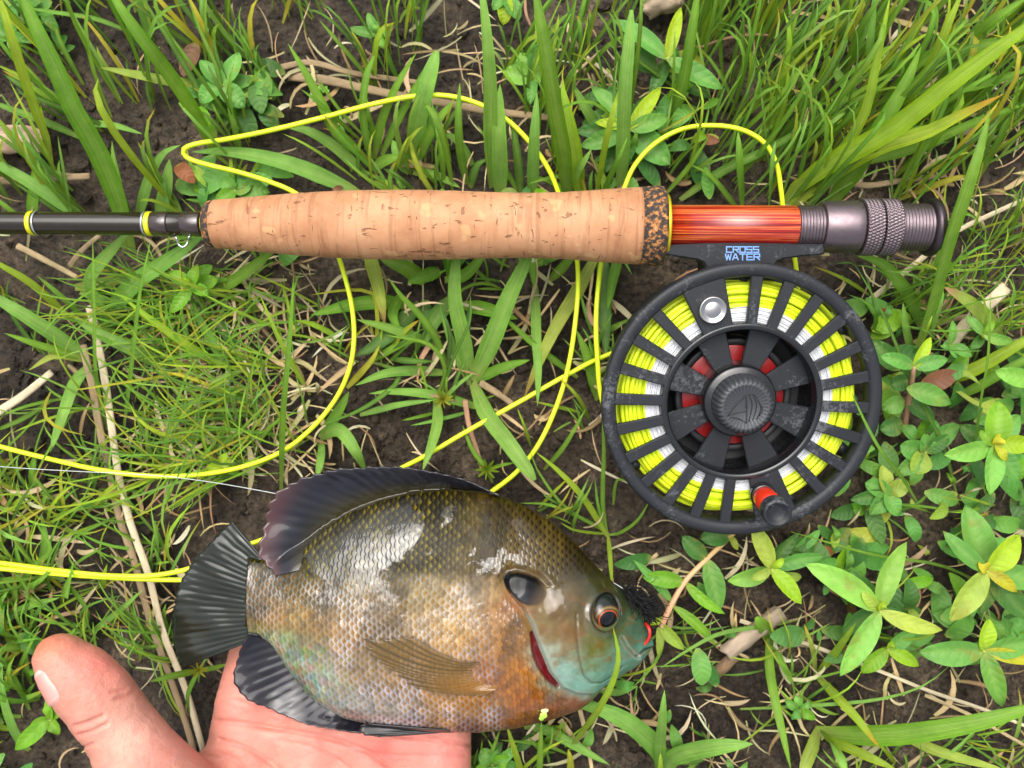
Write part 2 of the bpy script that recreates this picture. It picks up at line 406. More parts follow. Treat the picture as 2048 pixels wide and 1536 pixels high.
def rod_part(name, prof, mat, parent, n=72, disp=None, closed=True):
    """prof: (picture x, radius in picture px)"""
    pr = [(rod_s(a), rr(a, r)) for a, r in prof]
    c = np.array([ROD_A + ROD_D * ((pr[0][0] + pr[-1][0]) / 2)])[0]
    F4 = frame((0, 0, 0), ROD_Z, -ROD_Y, ROD_D)
    V, F = lathe([(a, r) for a, r in pr], n, None, closed, disp)
    V = xf(ROD_F, V)
    # keep the texture axis along local X: store vertices in a rod-aligned object frame
    M = frame(ROD_A, ROD_D, ROD_Y, ROD_Z); Mi = np.linalg.inv(M); Vl = xf(Mi, V)
    o = mesh(name, Vl, F, mat); o.matrix_world = Matrix(M.tolist())
    o.parent = parent; o.matrix_parent_inverse = parent_inv(parent); o.matrix_basis = Matrix(M.tolist())
    return o
rod = thing('fly_rod', 'fly rod with tan cork grip, red striped wood reel seat and dark shaft', 'fishing rod', tuple(P(870, 450, 0.012)))
M_BLANK = mat_plain('rod_lacquer', (30, 23, 12), 0.22, 0, 0.5, bscale=300, bstr=0.03, crough=0.06, spec=0.35)
M_WRAP = mat_plain('thread_wrap', (44, 30, 28), 0.3, 0, 0.9, bscale=900, bstr=0.15, crough=0.08)
M_YEL = mat_plain('yellow_thread', (205, 200, 20), 0.35, 0, 0.6, bscale=900, bstr=0.1)
M_SIL = mat_plain('silver_thread', (190, 195, 200), 0.25, 0.8, 0.4)
M_GUN = mat_plain('gunmetal_anodized', (112, 100, 104), 0.36, 0.85, 0, bscale=700, bstr=0.04)
M_GUND = mat_plain('dark_anodized', (74, 66, 70), 0.36, 0.85, 0, bscale=700, bstr=0.04)
M_CHROME = mat_plain('chrome_wire', (200, 205, 210), 0.15, 1.0)
M_CHECK = mat_plain('yellow_anodized', (214, 196, 30), 0.3, 0.55, 0.3)
blank = rod_part('shaft', [(-2600, 0.5), (-2600, 9), (-200, 21.5), (300, 23), (414, 24), (416, 0.5)], M_BLANK, rod)
for a, b2, m_ in ((62, 71, M_YEL), (71, 74, M_BLANK), (74, 78, M_SIL), (290, 294, M_SIL), (294, 296, M_BLANK), (296, 306, M_YEL), (408, 414, M_YEL)):
    if m_ is M_BLANK: continue
    rod_part('thread_band', [(a, 22.5), (a, 24.2), (b2, 24.4), (b2, 22.5)], m_, rod)
rod_part('thread_wrap', [(306, 23), (307, 24.2), (338, 24.6), (342, 23.2)], M_WRAP, rod)
rod_part('thread_wrap', [(366, 23), (368, 24.9), (402, 25.2), (407, 23.4)], M_WRAP, rod)
def R_(px, py, z): return P(px, py, z)
zk = rod_pt(365)[2]
hk = tube(spline([P(346, 470, zk), P(353, 476, zk + .001), P(356, 487, zk), P(364, 494, zk), P(372, 491, zk), P(376, 482, zk), P(378, 474, zk + .001), P(384, 470, zk)], 40), 0.00034, 8)
mesh('hook_keeper', *hk, M_CHROME, rod)
cork_t = [(432, 47), (470, 51), (520, 55), (600, 62), (680, 66.5), (760, 68.5), (840, 69), (900, 68), (970, 65.5), (1040, 64), (1110, 65), (1180, 69.5), (1230, 73.5), (1280, 76.5)]
xs = np.linspace(432, 1280, 90); cr = np.interp(xs, [c[0] for c in cork_t], [c[1] for c in cork_t])
cr = np.convolve(np.pad(cr, 3, 'edge'), np.ones(7) / 7, 'valid')
grip = rod_part('cork_grip', [(431, 20)] + list(zip(xs, cr)) + [(1281, 20)], mat_cork(), rod, 128,
                disp=lambda a, t: -0.00012 * (np.abs(((a * 1000 + 1.5) % 6.4) - 3.2) > 3.1))
COMP = mat_composite_cork()
rod_part('cork_end_ring', [(413, 24), (414, 38), (417, 43.5), (423, 46.5), (432, 47.4), (432, 24)], COMP, rod, 96)
rod_part('cork_end_ring', [(1280, 30), (1280, 77), (1300, 78.6), (1318, 79.4), (1324, 77.5), (1327, 73), (1327.5, 30)], COMP, rod, 96)
rod_part('winding_check', [(1327.5, 30), (1327.6, 62), (1329, 63.5), (1333, 63.5), (1335, 61.5), (1335.2, 30)], M_CHECK, rod, 96)
rod_part('wood_insert', [(1335, 30), (1335.2, 42), (1588, 42), (1590, 40.5), (1590, 30)], mat_wood_insert(), rod, 96)
def thread_prof(a, b, r, pitch, dpt):
    out = [(a, 20)]; x = a
    while x < b - pitch * 0.5:
        out += [(x, r - dpt), (x + pitch * 0.3, r), (x + pitch * 0.62, r), (x + pitch * 0.9, r - dpt)]; x += pitch
    return out + [(b, r - dpt), (b, 20)]
rod_part('threaded_barrel', thread_prof(1590, 1648, 43, 6.4, 2.6), M_GUN, rod, 96)
hood = rod_part('sliding_hood', [(1639, 38), (1639, 49.5), (1641, 51), (1700, 52), (1712, 52), (1716, 50.5), (1716, 38)], M_GUN, rod, 96)
# flat recess of the hood that grips the reel foot
def knurl(a, t):
    u = a * 1000 / 1.15 * math.pi; w = t * 26
    return 0.00028 * (np.abs(np.sin(u * 0.5 + w)) * 1.0 + np.abs(np.sin(u * 0.5 - w))) - 0.00028
for a, b2 in ((1717, 1751), (1753, 1788)):
    pr = [(a, 40), (a, 52)] + [(x, 55) for x in np.linspace(a + 1.5, b2 - 1.5, 34)] + [(b2, 52), (b2, 40)]
    rod_part('locking_ring', pr, M_GUN, rod, 312, disp=knurl)
rod_part('threaded_barrel', thread_prof(1788, 1852, 47, 6.6, 2.8), M_GUN, rod, 96)
rod_part('butt_cap', [(1850, 30), (1851, 50), (1854, 55.5), (1859, 57.5), (1865, 57.5), (1869, 54), (1870, 46), (1868, 30), (1868, 0.3)], M_GUND, rod, 96, closed=False)

# ------------------------------------------------------------------ fly reel
TILT = math.radians(12.5)
rn = np.array([0, -math.sin(TILT), math.cos(TILT)]); rx = np.array([1.0, 0, 0]); ry = np.cross(rn, rx)
RA = rod_pt(1485); HALF = 0.0125
lo, hi = 0.03, 0.09
for _ in range(50):
    d_ = (lo + hi) / 2; cf = RA - ry * d_ + rn * HALF
    if PX(cf)[1] < 808: lo = d_
    else: hi = d_
RC = RA - ry * d_ + rn * HALF                      # centre of the reel face
MR = frame(RC, rx, ry, rn)
KS = 562 / 2 * mpp(RC[2]) / 696.0                  # metres per measuring unit on the face (rim radius 696)
def RU(u): return u * KS
reel = thing('fly_reel', 'black large-arbor fly reel with spoked face hanging under the rod', 'fishing reel', tuple(RC - rn * 0.026))
M_REEL = mat_reel_black()
M_GLOSS = mat_plain('gloss_black', (20, 21, 23), 0.25, 0, 0.3, bscale=500, bstr=0.03)
M_RED = mat_plain('red_drag_disc', (150, 24, 26), 0.35, 0.2, 0.3)
M_DARK = mat_plain('dark_backing', (26, 27, 30), 0.5)
def rmesh(name, V, F, mat, parent=None, **k):
    o = mesh(name, V, F, mat, **k); p = parent or reel
    o.parent = p
    if p is reel: o.matrix_parent_inverse = parent_inv(reel); o.matrix_basis = Matrix(MR.tolist())
    return o
def ring(r0, r1, z0, z1, b=0.0004, n=128):
    pr = [(z0, r0), (z0, r1 - b), (z0 + b, r1), (z1 - b, r1), (z1 - b * .3, r1 - b * .3), (z1, r1 - b), (z1, r0 + b), (z1 - b, r0)]
    return lathe(pr, n, None, True)
rim = rmesh('spool_rim', *ring(RU(626), RU(696), -0.0055, 0.0, 0.0011, 160), M_REEL)
fr = rmesh('frame_ring', *ring(RU(590), RU(640), -0.0255, -0.0215, 0.0006, 160), M_REEL)
for a in (35, 150, 215, 300, 335, 90):
    c, s = math.cos(math.radians(a)), math.sin(math.radians(a)); r = RU(618)
    V, F = lathe([(-0.0225, 0.0001), (-0.0225, 0.0016), (-0.0065, 0.0016), (-0.0065, 0.0001)], 14)
    rmesh('frame_post', V + np.array([c * r, s * r, 0]), F, M_REEL)
def radial(a, r0, r1, w0, w1, z0, z1, bev=0.0003):
    c, s = math.cos(math.radians(a)), math.sin(math.radians(a))
    p = np.array([(r0, -w0 / 2), (r1, -w1 / 2), (r1, w1 / 2), (r0, w0 / 2)])
    p = np.c_[p[:, 0] * c - p[:, 1] * s, p[:, 0] * s + p[:, 1] * c]
    return extrude(p, z0, z1, bev)
for k in range(10):
    for a in (134.5 + k * 14.55, 86.5 - k * 14.8):
        rmesh('spool_spoke', *radial(a, RU(392), RU(634), RU(50), RU(58), -0.0024, -0.0007), M_REEL, smooth_=False)
rmesh('wide_spoke', *radial(110.5, RU(388), RU(634), RU(150), RU(215), -0.0024, -0.0007), M_REEL, smooth_=False)
rmesh('wide_spoke', *radial(-70.5, RU(388), RU(634), RU(150), RU(215), -0.0024, -0.0007), M_REEL, smooth_=False)
rmesh('hub_ring', *ring(RU(368), RU(402), -0.0175, -0.0006, 0.0005), M_GLOSS)
rmesh('spool_flange', *ring(RU(300), RU(600), -0.0205, -0.0195, 0.0003), M_DARK)
for k in range(8):
    rmesh('arbor_spoke', *radial(70 + 45 * k, RU(150), RU(372), RU(88), RU(168), -0.0088, -0.0072), M_REEL, smooth_=False)
rmesh('drag_disc', *ring(RU(60), RU(272), -0.0150, -0.0128, 0.0006), M_RED)
rmesh('drag_housing', *ring(RU(262), RU(300), -0.019, -0.0120, 0.0006), M_DARK)
for k in range(5):
    rmesh('frame_arm', *radial(20 + 72 * k, RU(270), RU(630), RU(60), RU(50), -0.0254, -0.0236), M_REEL, smooth_=False)
pr = [(-0.013, RU(186)), (-0.0045, RU(186)), (-0.0032, RU(182)), (-0.0026, RU(172)), (-0.0026, RU(90))]
rmesh('spool_collar', *lathe(pr, 96), M_GLOSS)
teeth = lambda a, t: np.where((a > -0.0018) & (a < 0.0041), -0.00042 * (np.sin(t * 34) > 0.15), 0)
pr = [(-0.0028, RU(128)), (-0.0024, RU(148)), (-0.0017, RU(148)), (0.0016, RU(143)), (0.0034, RU(136)), (0.0040, RU(126)), (0.0043, RU(116)), (0.0043, RU(107)), (0.0040, RU(104)), (0.0040, 0.00001)]
kn = rmesh('drag_knob', *lathe(pr, 340, None, False, teeth), mat_plain('knob_rubber', (52, 54, 58), 0.5, bscale=400, bstr=0.05))
# embossed fin emblem on the knob
emb = MB(); U = RU(100)
for cv in ([(-.05, .62), (.0, .2), (.05, -.3), (.06, -.82)], [(-.86, -.42), (-.5, .1), (-.2, .42), (-.05, .6)], [(-.86, -.42), (-.4, -.28), (0.0, -.22)], [(-.72, -.5), (-.3, -.6), (.04, -.78)],
           [(.14, .58), (.28, .1), (.18, -.72)], [(.32, .55), (.5, .05), (.36, -.68)], [(.5, .42), (.72, -.05), (.55, -.6)], [(.05, .6), (.3, .62), (.5, .46)], [(.72, .1), (.8, -.15), (.66, -.45)]):
    q = spline([(x * U, y * U, 0.0041) for x, y in cv], 14); emb.add(*tube(q, 0.00017, 6))
o = emb.build('emblem', M_REEL); o.parent = kn
# counterweight button
a = math.radians(110.5); c2 = np.array([math.cos(a) * RU(502), math.sin(a) * RU(502), 0])
M_BTN = mat_plain('brushed_steel', (176, 174, 174), 0.34, 1.0)
pr = [(-0.001, RU(66)), (0.0013, RU(66)), (0.0017, RU(63)), (0.0017, RU(59)), (0.0014, RU(56)), (0.0014, RU(40)), (0.00134, RU(39)), (0.0014, RU(38)), (0.0014, 0.00001)]
V, F = lathe(pr, 64); rmesh('counterweight', V + c2, F, M_BTN)
# winding handle
a = math.radians(-75); c2 = np.array([math.cos(a) * RU(492), math.sin(a) * RU(492), 0])
hroot = rmesh('winding_handle', *(lambda V, F: (V + c2, F))(*lathe([(-0.0008, RU(20)), (-0.0008, RU(66)), (0.0012, RU(64)), (0.0018, RU(58)), (0.0018, RU(20))], 48)), M_GLOSS)
for nm, pr, mt in (('handle_barrel', [(0.0015, RU(20)), (0.0015, RU(56)), (0.003, RU(57)), (0.0118, RU(61)), (0.0122, RU(30))], mat_plain('red_anodized', (206, 48, 22), 0.3, 0.3, 0.4)),
                   ('handle_cap', [(0.0118, RU(20)), (0.0118, RU(66)), (0.0124, RU(70)), (0.0154, RU(72)), (0.0165, RU(69)), (0.0169, RU(62)), (0.0168, RU(55)), (0.0158, RU(44)), (0.0153, RU(25)), (0.0152, 0.00001)], M_REEL)):
    V, F = lathe(pr, 48); o = mesh(nm, V + c2, F, mt); o.parent = hroot
# reel foot: web between rim and reel seat, and its lettering
PF0 = RC - rn * 0.0065                                   # upper face of the foot web
Mi = np.linalg.inv(MR)
def foot_xy(px, py):
    q = xf(Mi, np.array([pix_on_plane(px, py, PF0, rn)]))[0]; return q[:2]
outl = [(1324, 491), (1410, 487), (1485, 486), (1560, 487), (1650, 489), (1650, 509), (1600, 514), (1566, 519), (1555, 524), (1551, 532), (1550, 560), (1412, 560), (1411, 533), (1407, 526), (1396, 521), (1324, 509)]
fp = np.array([foot_xy(*q) for q in outl])[::-1]
foot = rmesh('reel_foot', *extrude(fp, -0.0185, -0.0065, 0.0006), M_REEL, smooth_=False)
GL = {'C': [[(1, 1), (0, 1), (0, 0), (1, 0)]], 'R': [[(0, 0), (0, 1), (1, 1), (1, .5), (0, .5)], [(.45, .5), (1, 0)]], 'O': [[(0, 0), (0, 1), (1, 1), (1, 0), (0, 0)]],
      'S': [[(1, 1), (0, 1), (0, .5), (1, .5), (1, 0), (0, 0)]], 'W': [[(0, 1), (.22, 0), (.5, .85), (.78, 0), (1, 1)]], 'A': [[(0, 0), (.42, 1), (.58, 1), (1, 0)], [(.2, .33), (.8, .33)]],
      'T': [[(0, 1), (1, 1)], [(.5, 1), (.5, 0)]], 'E': [[(1, 1), (0, 1), (0, 0), (1, 0)], [(0, .5), (.9, .5)]]}
M_INK = mat_plain('pale_blue_print', (112, 152, 210), 0.5)
def word(txt, x0, x1, y0, y1):
    mb = MB(); n = len(txt); adv = (x1 - x0 + 3.2) / n; w = adv - 3.2; sw = 2.3 / 2
    for i, ch in enumerate(txt):
        for st in GL[ch]:
            for (a, b2), (c3, d3) in zip(st[:-1], st[1:]):
                p = np.array([x0 + i * adv + a * w, y1 + (y0 - y1) * b2]); q = np.array([x0 + i * adv + c3 * w, y1 + (y0 - y1) * d3])
                t = (q - p) / np.linalg.norm(q - p); nn = np.array([-t[1], t[0]]) * sw; e = t * sw * 0.98
                qd = [foot_xy(*v) for v in (p - e - nn, q + e - nn, q + e + nn, p - e + nn)]
                z = -0.00645 + 0.00002 * len(mb.V) * 0.12
                if np.cross(qd[1] - qd[0], qd[2] - qd[0]) < 0: qd = qd[::-1]
                mb.add([(*v, z) for v in qd], [(0, 1, 2, 3)])
    o = mb.build('lettering', M_INK, smooth_=False); o.parent = foot
word('CROSS', 1453, 1517, 493.5, 504.5); word('WATER', 1451, 1519, 508, 519.5)

# ------------------------------------------------------------------ fly line
line = thing('fly_line', 'bright yellow fly line wound on the reel and looped over the grass', 'fishing line', tuple(P(700, 900, 0.008)))
M_LINE = mat_plain('yellow_line', (212, 232, 30), 0.45, 0, 0.1, k=1.0, bscale=1200, bstr=0.04)
M_BACK = mat_plain('white_backing', (212, 214, 218), 0.7)
LR = 0.00080
def wind(mb, r, z, rad, seg=112, wob=0.00022):
    th = np.linspace(0, 2 * np.pi, seg, endpoint=False); p1, p2, p3 = rng.uniform(0, 6.28, 3)
    rr_ = r + wob * (np.sin(th * 2 + p1) + 0.7 * np.sin(th * 5 + p2)); zz = z + wob * 1.3 * np.sin(th * 3 + p3)
    ph = np.linspace(0, 2 * np.pi, 7, endpoint=False)
    R2 = rr_[:, None] + rad * np.cos(ph)[None]; Z2 = zz[:, None] + rad * np.sin(ph)[None]
    V = np.stack([R2 * np.cos(th)[:, None], R2 * np.sin(th)[:, None], Z2], -1).reshape(-1, 3)
    i = np.arange(seg)[:, None]; j = np.arange(7)[None]
    F = np.stack([i * 7 + j, ((i + 1) % seg) * 7 + j, ((i + 1) % seg) * 7 + (j + 1) % 7, i * 7 + (j + 1) % 7], -1).reshape(-1, 4)
    mb.add(V, F)
mb = MB()
for L, z in enumerate((-0.0052, -0.0066, -0.0082, -0.0100)):
    for r in np.arange(RU(478), RU(594), 0.00150):
        wind(mb, r + rng.uniform(-.0003, .0003) + L % 2 * 0.0007, z + rng.uniform(-.0005, .0005), LR)
for r, z in ((RU(600), -0.010), (RU(604), -0.013), (RU(598), -0.016), (RU(590), -0.0125)): wind(mb, r, z, LR, wob=0.0008)
o = mb.build('wound_line', M_LINE); o.parent = line; o.matrix_parent_inverse = parent_inv(line); o.matrix_basis = Matrix(MR.tolist())
mb = MB()
for L, z in enumerate((-0.0045, -0.0052, -0.006)):
    for r in np.arange(RU(408), RU(474), 0.00052): wind(mb, r + rng.uniform(-.0001, .0001), z + rng.uniform(-.0002, .0002), 0.00028, wob=0.00006)
o = mb.build('line_backing', M_BACK); o.parent = line; o.matrix_parent_inverse = parent_inv(line); o.matrix_basis = Matrix(MR.tolist())
LINES = [
 [(1600, 640, 14), (1590, 520, 14), (1568, 430, 14), (1562, 380, 16), (1553, 328, 18), (1530, 287, 19), (1485, 260, 19), (1425, 251, 18), (1365, 258, 17), (1310, 287, 16), (1270, 330, 15), (1249, 375, 14), (1228, 440, 12), (1208, 500, 12), (1198, 560, 14), (1192, 640, 15), (1195, 720, 14), (1204, 800, 12), (1240, 880, 8), (1330, 930, 7)],
 [(-260, 800, 9), (-120, 858, 10), (0, 893, 11), (100, 918, 12), (200, 940, 13), (300, 952, 13), (390, 950, 12), (480, 935, 12), (560, 905, 12), (620, 860, 12), (670, 800, 12), (698, 740, 13), (708, 680, 13), (704, 615, 13), (690, 555, 12), (672, 500, 11), (640, 430, 11), (590, 386, 13), (540, 364, 14), (480, 345, 15), (410, 328, 16), (372, 314, 16), (367, 299, 17), (392, 288, 17), (450, 279, 17), (540, 261, 18), (650, 234, 18), (760, 205, 18), (860, 190, 18), (935, 200, 18), (1005, 233, 18), (1060, 285, 17), (1098, 340, 15), (1122, 400, 12), (1145, 470, 11), (1156, 545, 12), (1151, 640, 14), (1135, 740, 14), (1110, 820, 13), (1075, 892, 12), (1032, 945, 11), (985, 982, 10), (900, 1040, 8), (700, 1120, 7), (480, 1160, 9), (370, 1160, 12), (280, 1158, 12), (140, 1150, 12), (0, 1137, 12), (-200, 1120, 9)],
 [(1420, 640, 4), (1300, 680, 6), (1200, 716, 8), (1130, 752, 10), (1040, 803, 10), (930, 865, 10), (850, 912, 10), (795, 941, 9), (700, 1000, 7), (600, 1050, 7), (520, 1081, 9), (485, 1094, 10), (420, 1122, 11), (360, 1142, 12), (290, 1152, 14), (200, 1150, 14), (100, 1139, 13), (0, 1126, 12), (-200, 1105, 9)],
]
LINE_PX = []
for L in LINES:
    q = spline(L, len(L) * 10); w = np.array([P(x, y, z / 1000) for x, y, z in q]); LINE_PX.append(q[:, :2])
    mesh('loose_line', *tube(w, LR * 1.06, 8), M_LINE, line)
LINE_PX = np.concatenate(LINE_PX)
LINE_PX = LINE_PX[::2]

# ------------------------------------------------------------------ sunfish
ZF = 0.0415
TOPL = np.array([(500, 1118), (520, 1120), (560, 1112), (600, 1090), (650, 1055), (700, 1025), (760, 1001), (820, 986), (900, 978), (985, 985), (1050, 1012), (1100, 1042), (1150, 1085), (1190, 1130), (1225, 1163), (1255, 1190), (1280, 1220), (1297, 1252), (1304, 1284)], float)
BOTL = np.array([(500, 1268), (520, 1272), (545, 1287), (570, 1325), (600, 1370), (640, 1408), (690, 1436), (750, 1450), (830, 1457), (900, 1463), (960, 1464), (1030, 1456), (1100, 1439), (1150, 1422), (1178, 1405), (1196, 1385), (1212, 1368), (1240, 1349), (1270, 1331), (1291, 1312), (1304, 1290)], float)
THK = np.array([(500, 3.6), (540, 6), (600, 9.4), (680, 12.4), (760, 13.9), (850, 14.5), (950, 14.8), (1050, 14.7), (1130, 13.6), (1190, 11.6), (1240, 8.8), (1275, 6), (1296, 3.2), (1304, 1.2)], float)
def sm1(x, tab, w=9):
    d = np.linspace(tab[0, 0], tab[-1, 0], 700); v = np.interp(d, tab[:, 0], tab[:, 1])
    k = np.hanning(2 * w + 3)[1:-1]; k /= k.sum(); v = np.convolve(np.pad(v, w, 'edge'), k, 'valid'); return np.interp(x, d, v)
def fish_top(x): return sm1(x, TOPL)
def fish_bot(x): return sm1(x, BOTL)
def fish_thk(x): return sm1(x, THK, 25) / 1000
def fish_z(x, y):
    t, b = fish_top(x), fish_bot(x); v = (y - (t + b) / 2) / ((b - t) / 2)
    return ZF + fish_thk(x) * np.clip(1 - np.clip(np.abs(v), 0, 1) ** 2.5, 0, 1) ** 0.62
NU, NUP, NLO = 640, 330, 70
uu = np.linspace(0, 1, NU); FX = 500 + (1304 - 500) * (1 - (1 - uu) ** 1.12)
ph = np.concatenate([np.linspace(0, np.pi, NUP), np.linspace(np.pi, 2 * np.pi, NLO + 2)[1:-1]])
NV = len(ph); tt, bb, hh = fish_top(FX), fish_bot(FX), fish_thk(FX)
vv = -np.cos(ph); side = np.where(np.arange(NV) < NUP, 1.0, -1.0)
PXg = np.repeat(FX[:, None], NV, 1); PYg = ((tt + bb) / 2)[:, None] + ((bb - tt) / 2)[:, None] * vv[None]
prof = np.clip(1 - np.abs(vv) ** 2.5, 0, 1) ** 0.62
Hg = hh[:, None] * prof[None]
# gill cover
OPER = [(1090, 1156), (1074, 1140), (1052, 1128), (1030, 1123), (1016, 1127), (1010, 1140), (1014, 1158), (1026, 1174), (1042, 1192), (1058, 1222), (1074, 1265), (1094, 1315), (1119, 1350), (1150, 1367), (1186, 1373), (1213, 1362)]
HEADP = OPER + [(1320, 1330), (1330, 1200), (1235, 1160), (1190, 1146), (1140, 1148)]
x, y = PXg, PYg
dO, pO = dist_poly(x, y, OPER); inH = in_poly(x, y, HEADP)
topd, _ = dist_poly(x, y, [(1094, 1158), (1140, 1148), (1190, 1146), (1235, 1160), (1330, 1200)])
disp = np.where(inH, 0.0015 * smooth(0, 9, dO) * (1 - 0.75 * smooth(20, 150, dO)) * smooth(0, 46, topd), 0.0)
edge_dip = np.where(~inH, -0.0009 * (1 - smooth(0, 16, dO)), 0); disp += edge_dip
SLIT = [(1064, 1243), (1072, 1270), (1084, 1300), (1098, 1328), (1110, 1344)]
dS, pS = dist_poly(x, y, SLIT); slitw = 4 + 9 * np.sin(np.pi * np.clip(pS, 0.02, 0.98)); slit = (1 - smooth(slitw * .8, slitw + 3, dS)) * (~inH)
disp -= 0.0012 * slit
PRE = [(1146, 1205), (1147, 1250), (1152, 1292), (1160, 1322), (1176, 1340), (1198, 1344), (1222, 1334), (1238, 1316)]
dP, _ = dist_poly(x, y, PRE); disp -= 0.00035 * np.exp(-(dP / 3.0) ** 2)
MOUTH = [(1303, 1291), (1285, 1290), (1268, 1300)]; dM, _ = dist_poly(x, y, MOUTH); disp -= 0.0009 * np.exp(-(dM / 3.0) ** 2)
MAX_ = [(1236, 1258), (1246, 1276), (1262, 1296), (1272, 1304)]; dX, _ = dist_poly(x, y, MAX_); disp -= 0.0005 * np.exp(-(dX / 3.5) ** 2)
NOS = np.hypot(x - 1262, y - 1219); disp -= 0.0006 * np.exp(-(NOS / 4) ** 2)
de = np.hypot((x - 1205) / 30, (y - 1208) / 35); disp += 0.0007 * np.exp(-((de - 1.1) / 0.25) ** 2) - 0.0012 * (de < 1.0)
disp += (fbm(x / 40, y / 40, 5, 3) - 0.45) * 0.0010
# scales on a staggered lattice; the forward scale overlaps the one behind it
SX, SY, SR = 17.0, 15.5, 12.2
xs_ = x + 6 * np.sin(y / 60.0) + 16 * (fbm(x / 70, y / 70, 301, 2) - .37); ys_ = y + 16 * (fbm(x / 70, y / 70, 303, 2) - .37) + 0.00035 * (x - 800) ** 2 * np.sign(y - 1200) * 0.3
best = np.full(x.shape, -1e9); qx = np.zeros_like(x); qy = np.zeros_like(x); sid = np.zeros_like(x)
c0 = np.floor(xs_ / (SX / 2)).astype(int)
for k in range(-3, 5):
    ci = c0 + k; off = (ci % 2) * (SY / 2)
    rj = np.round((ys_ - off) / SY)
    cx = ci * SX / 2; cy = rj * SY + off
    dx, dy = xs_ - cx, ys_ - cy; inside = (dx * dx + (dy * 1.08) ** 2 < SR * SR)
    m = inside & (cx > best); best = np.where(m, cx, best)
    qx = np.where(m, dx / SR, qx); qy = np.where(m, dy * 1.08 / SR, qy); sid = np.where(m, ci * 7919 + rj * 104729, sid)
rad = np.sqrt(qx**2 + qy**2)
scaly = (~inH) * smooth(4, 14, dO) * (1 - slit)
nape = smooth(1160, 1090, y) * smooth(1150, 1090, x)
topd, _ = dist_poly(x, y, [(1076, 1142), (1090, 1156), (1140, 1148), (1190, 1146), (1235, 1160)]); scaly = scaly * np.where(x > 1070, smooth(2, 34, topd + 14 * (fbm(x / 14, y / 14, 505, 2) - .37)), 1)
scal = np.where(x > 1080, scaly * smooth(1245, 1180, x + 0.2 * (y - 1000)), scaly)
cheek_sc = inH * smooth(1150, 1142, x) * smooth(1200, 1190, y) * 0
disp += scal * (0.00014 * np.clip(-qx, -0.3, 1) * (1 - 0.5 * qy**2) + 0.00004 * (rad > 0.86))
sh = _h(sid.astype(np.int64), (sid * 0 + 5).astype(np.int64), 9)
# skin colour: scattered colour points blended by distance
CP = [(700,1060,58,52,16),(800,1020,66,58,18),(900,1050,84,72,22),(1000,1060,92,80,28),(1100,1090,96,84,36),(900,1000,34,30,13),(1050,1030,70,60,24),(1000,1110,104,88,38),(620,1130,66,62,20),(680,1110,80,80,36),(760,1090,92,86,36),(850,1100,96,86,34),(560,1140,58,54,20),
 (720,1150,118,112,80),(850,1160,160,146,108),(950,1165,190,172,140),(650,1170,108,98,56),(560,1170,88,76,28),(520,1200,70,64,30),(1000,1150,180,152,112),
 (900,1210,188,160,104),(780,1200,160,138,98),(1000,1210,170,128,74),(560,1215,156,118,46),(640,1230,170,132,40),(700,1250,170,134,78),(920,1240,190,148,66),(1000,1260,164,116,46),
 (570,1270,142,160,92),(620,1300,168,168,112),(680,1330,168,162,132),(650,1360,150,160,140),(720,1380,168,168,158),(720,1310,168,146,110),(800,1350,168,140,98),(800,1400,168,158,142),(880,1390,180,140,82),(700,1420,112,98,94),(830,1430,122,102,102),(610,1370,110,104,100),
 (950,1390,180,128,42),(1050,1370,172,106,32),(1100,1390,160,98,40),(1000,1430,134,84,28),(900,1420,170,128,64),(1150,1400,152,102,76),(930,1440,116,76,66),(1080,1425,118,72,28),(1040,1310,176,120,56),(1045,1250,158,116,60),(980,1330,170,108,36),(1020,1180,165,120,80),
 (1110,1140,96,82,36),(1150,1120,60,54,20),(1180,1160,72,72,34),(1110,1190,112,84,26),(1130,1240,134,98,34),(1090,1210,136,116,66),(1160,1190,104,90,48),(1240,1200,76,86,56),(1220,1250,94,110,66),(1260,1240,82,108,84),(1180,1270,112,112,52),(1170,1310,124,150,116),(1150,1345,142,184,168),(1200,1345,130,178,162),(1120,1320,152,186,172),(1090,1280,168,178,158),(1230,1310,120,160,140),(1270,1290,104,150,130),(1285,1312,122,162,150)]
CP = np.array(CP, float); cl = lin(CP[:, 2:])
num = np.zeros(x.shape + (3,)); den = np.zeros(x.shape)
wx = x + (fbm(x / 22, y / 22, 71, 3) - 0.47) * 46; wy = y + (fbm(x / 22, y / 22, 91, 3) - 0.47) * 46
for i in range(len(CP)):
    w = 1.0 / ((wx - CP[i, 0])**2 + (wy - CP[i, 1])**2 + 160) ** 1.6
    num += w[..., None] * cl[i]; den += w
col = num / den[..., None]
back = smooth(1165, 1110, y + (fbm(x / 30, y / 30, 13, 2) - .45) * 60)
# dark spot at the root of each back scale, olive-gold centre
spot = np.exp(-(((qx + 0.15) / 0.36) ** 2 + (qy / 0.62) ** 2))
front = smooth(850, 1050, x)
kb = scal * back
col *= (1 - 0.30 * back * (~inH))[..., None]
col *= (1 - kb * (front * 0.97 * np.clip(spot * 1.25, 0, 1) + (1 - front) * 0.88 * (1 - spot)))[..., None]
col += (kb * (1 - front) * spot * (0.4 + 0.9 * sh))[..., None] * lin((132, 120, 14)) * 0.8
col += (kb * front * (1 - spot) * 0.40)[..., None] * lin((120, 100, 45))
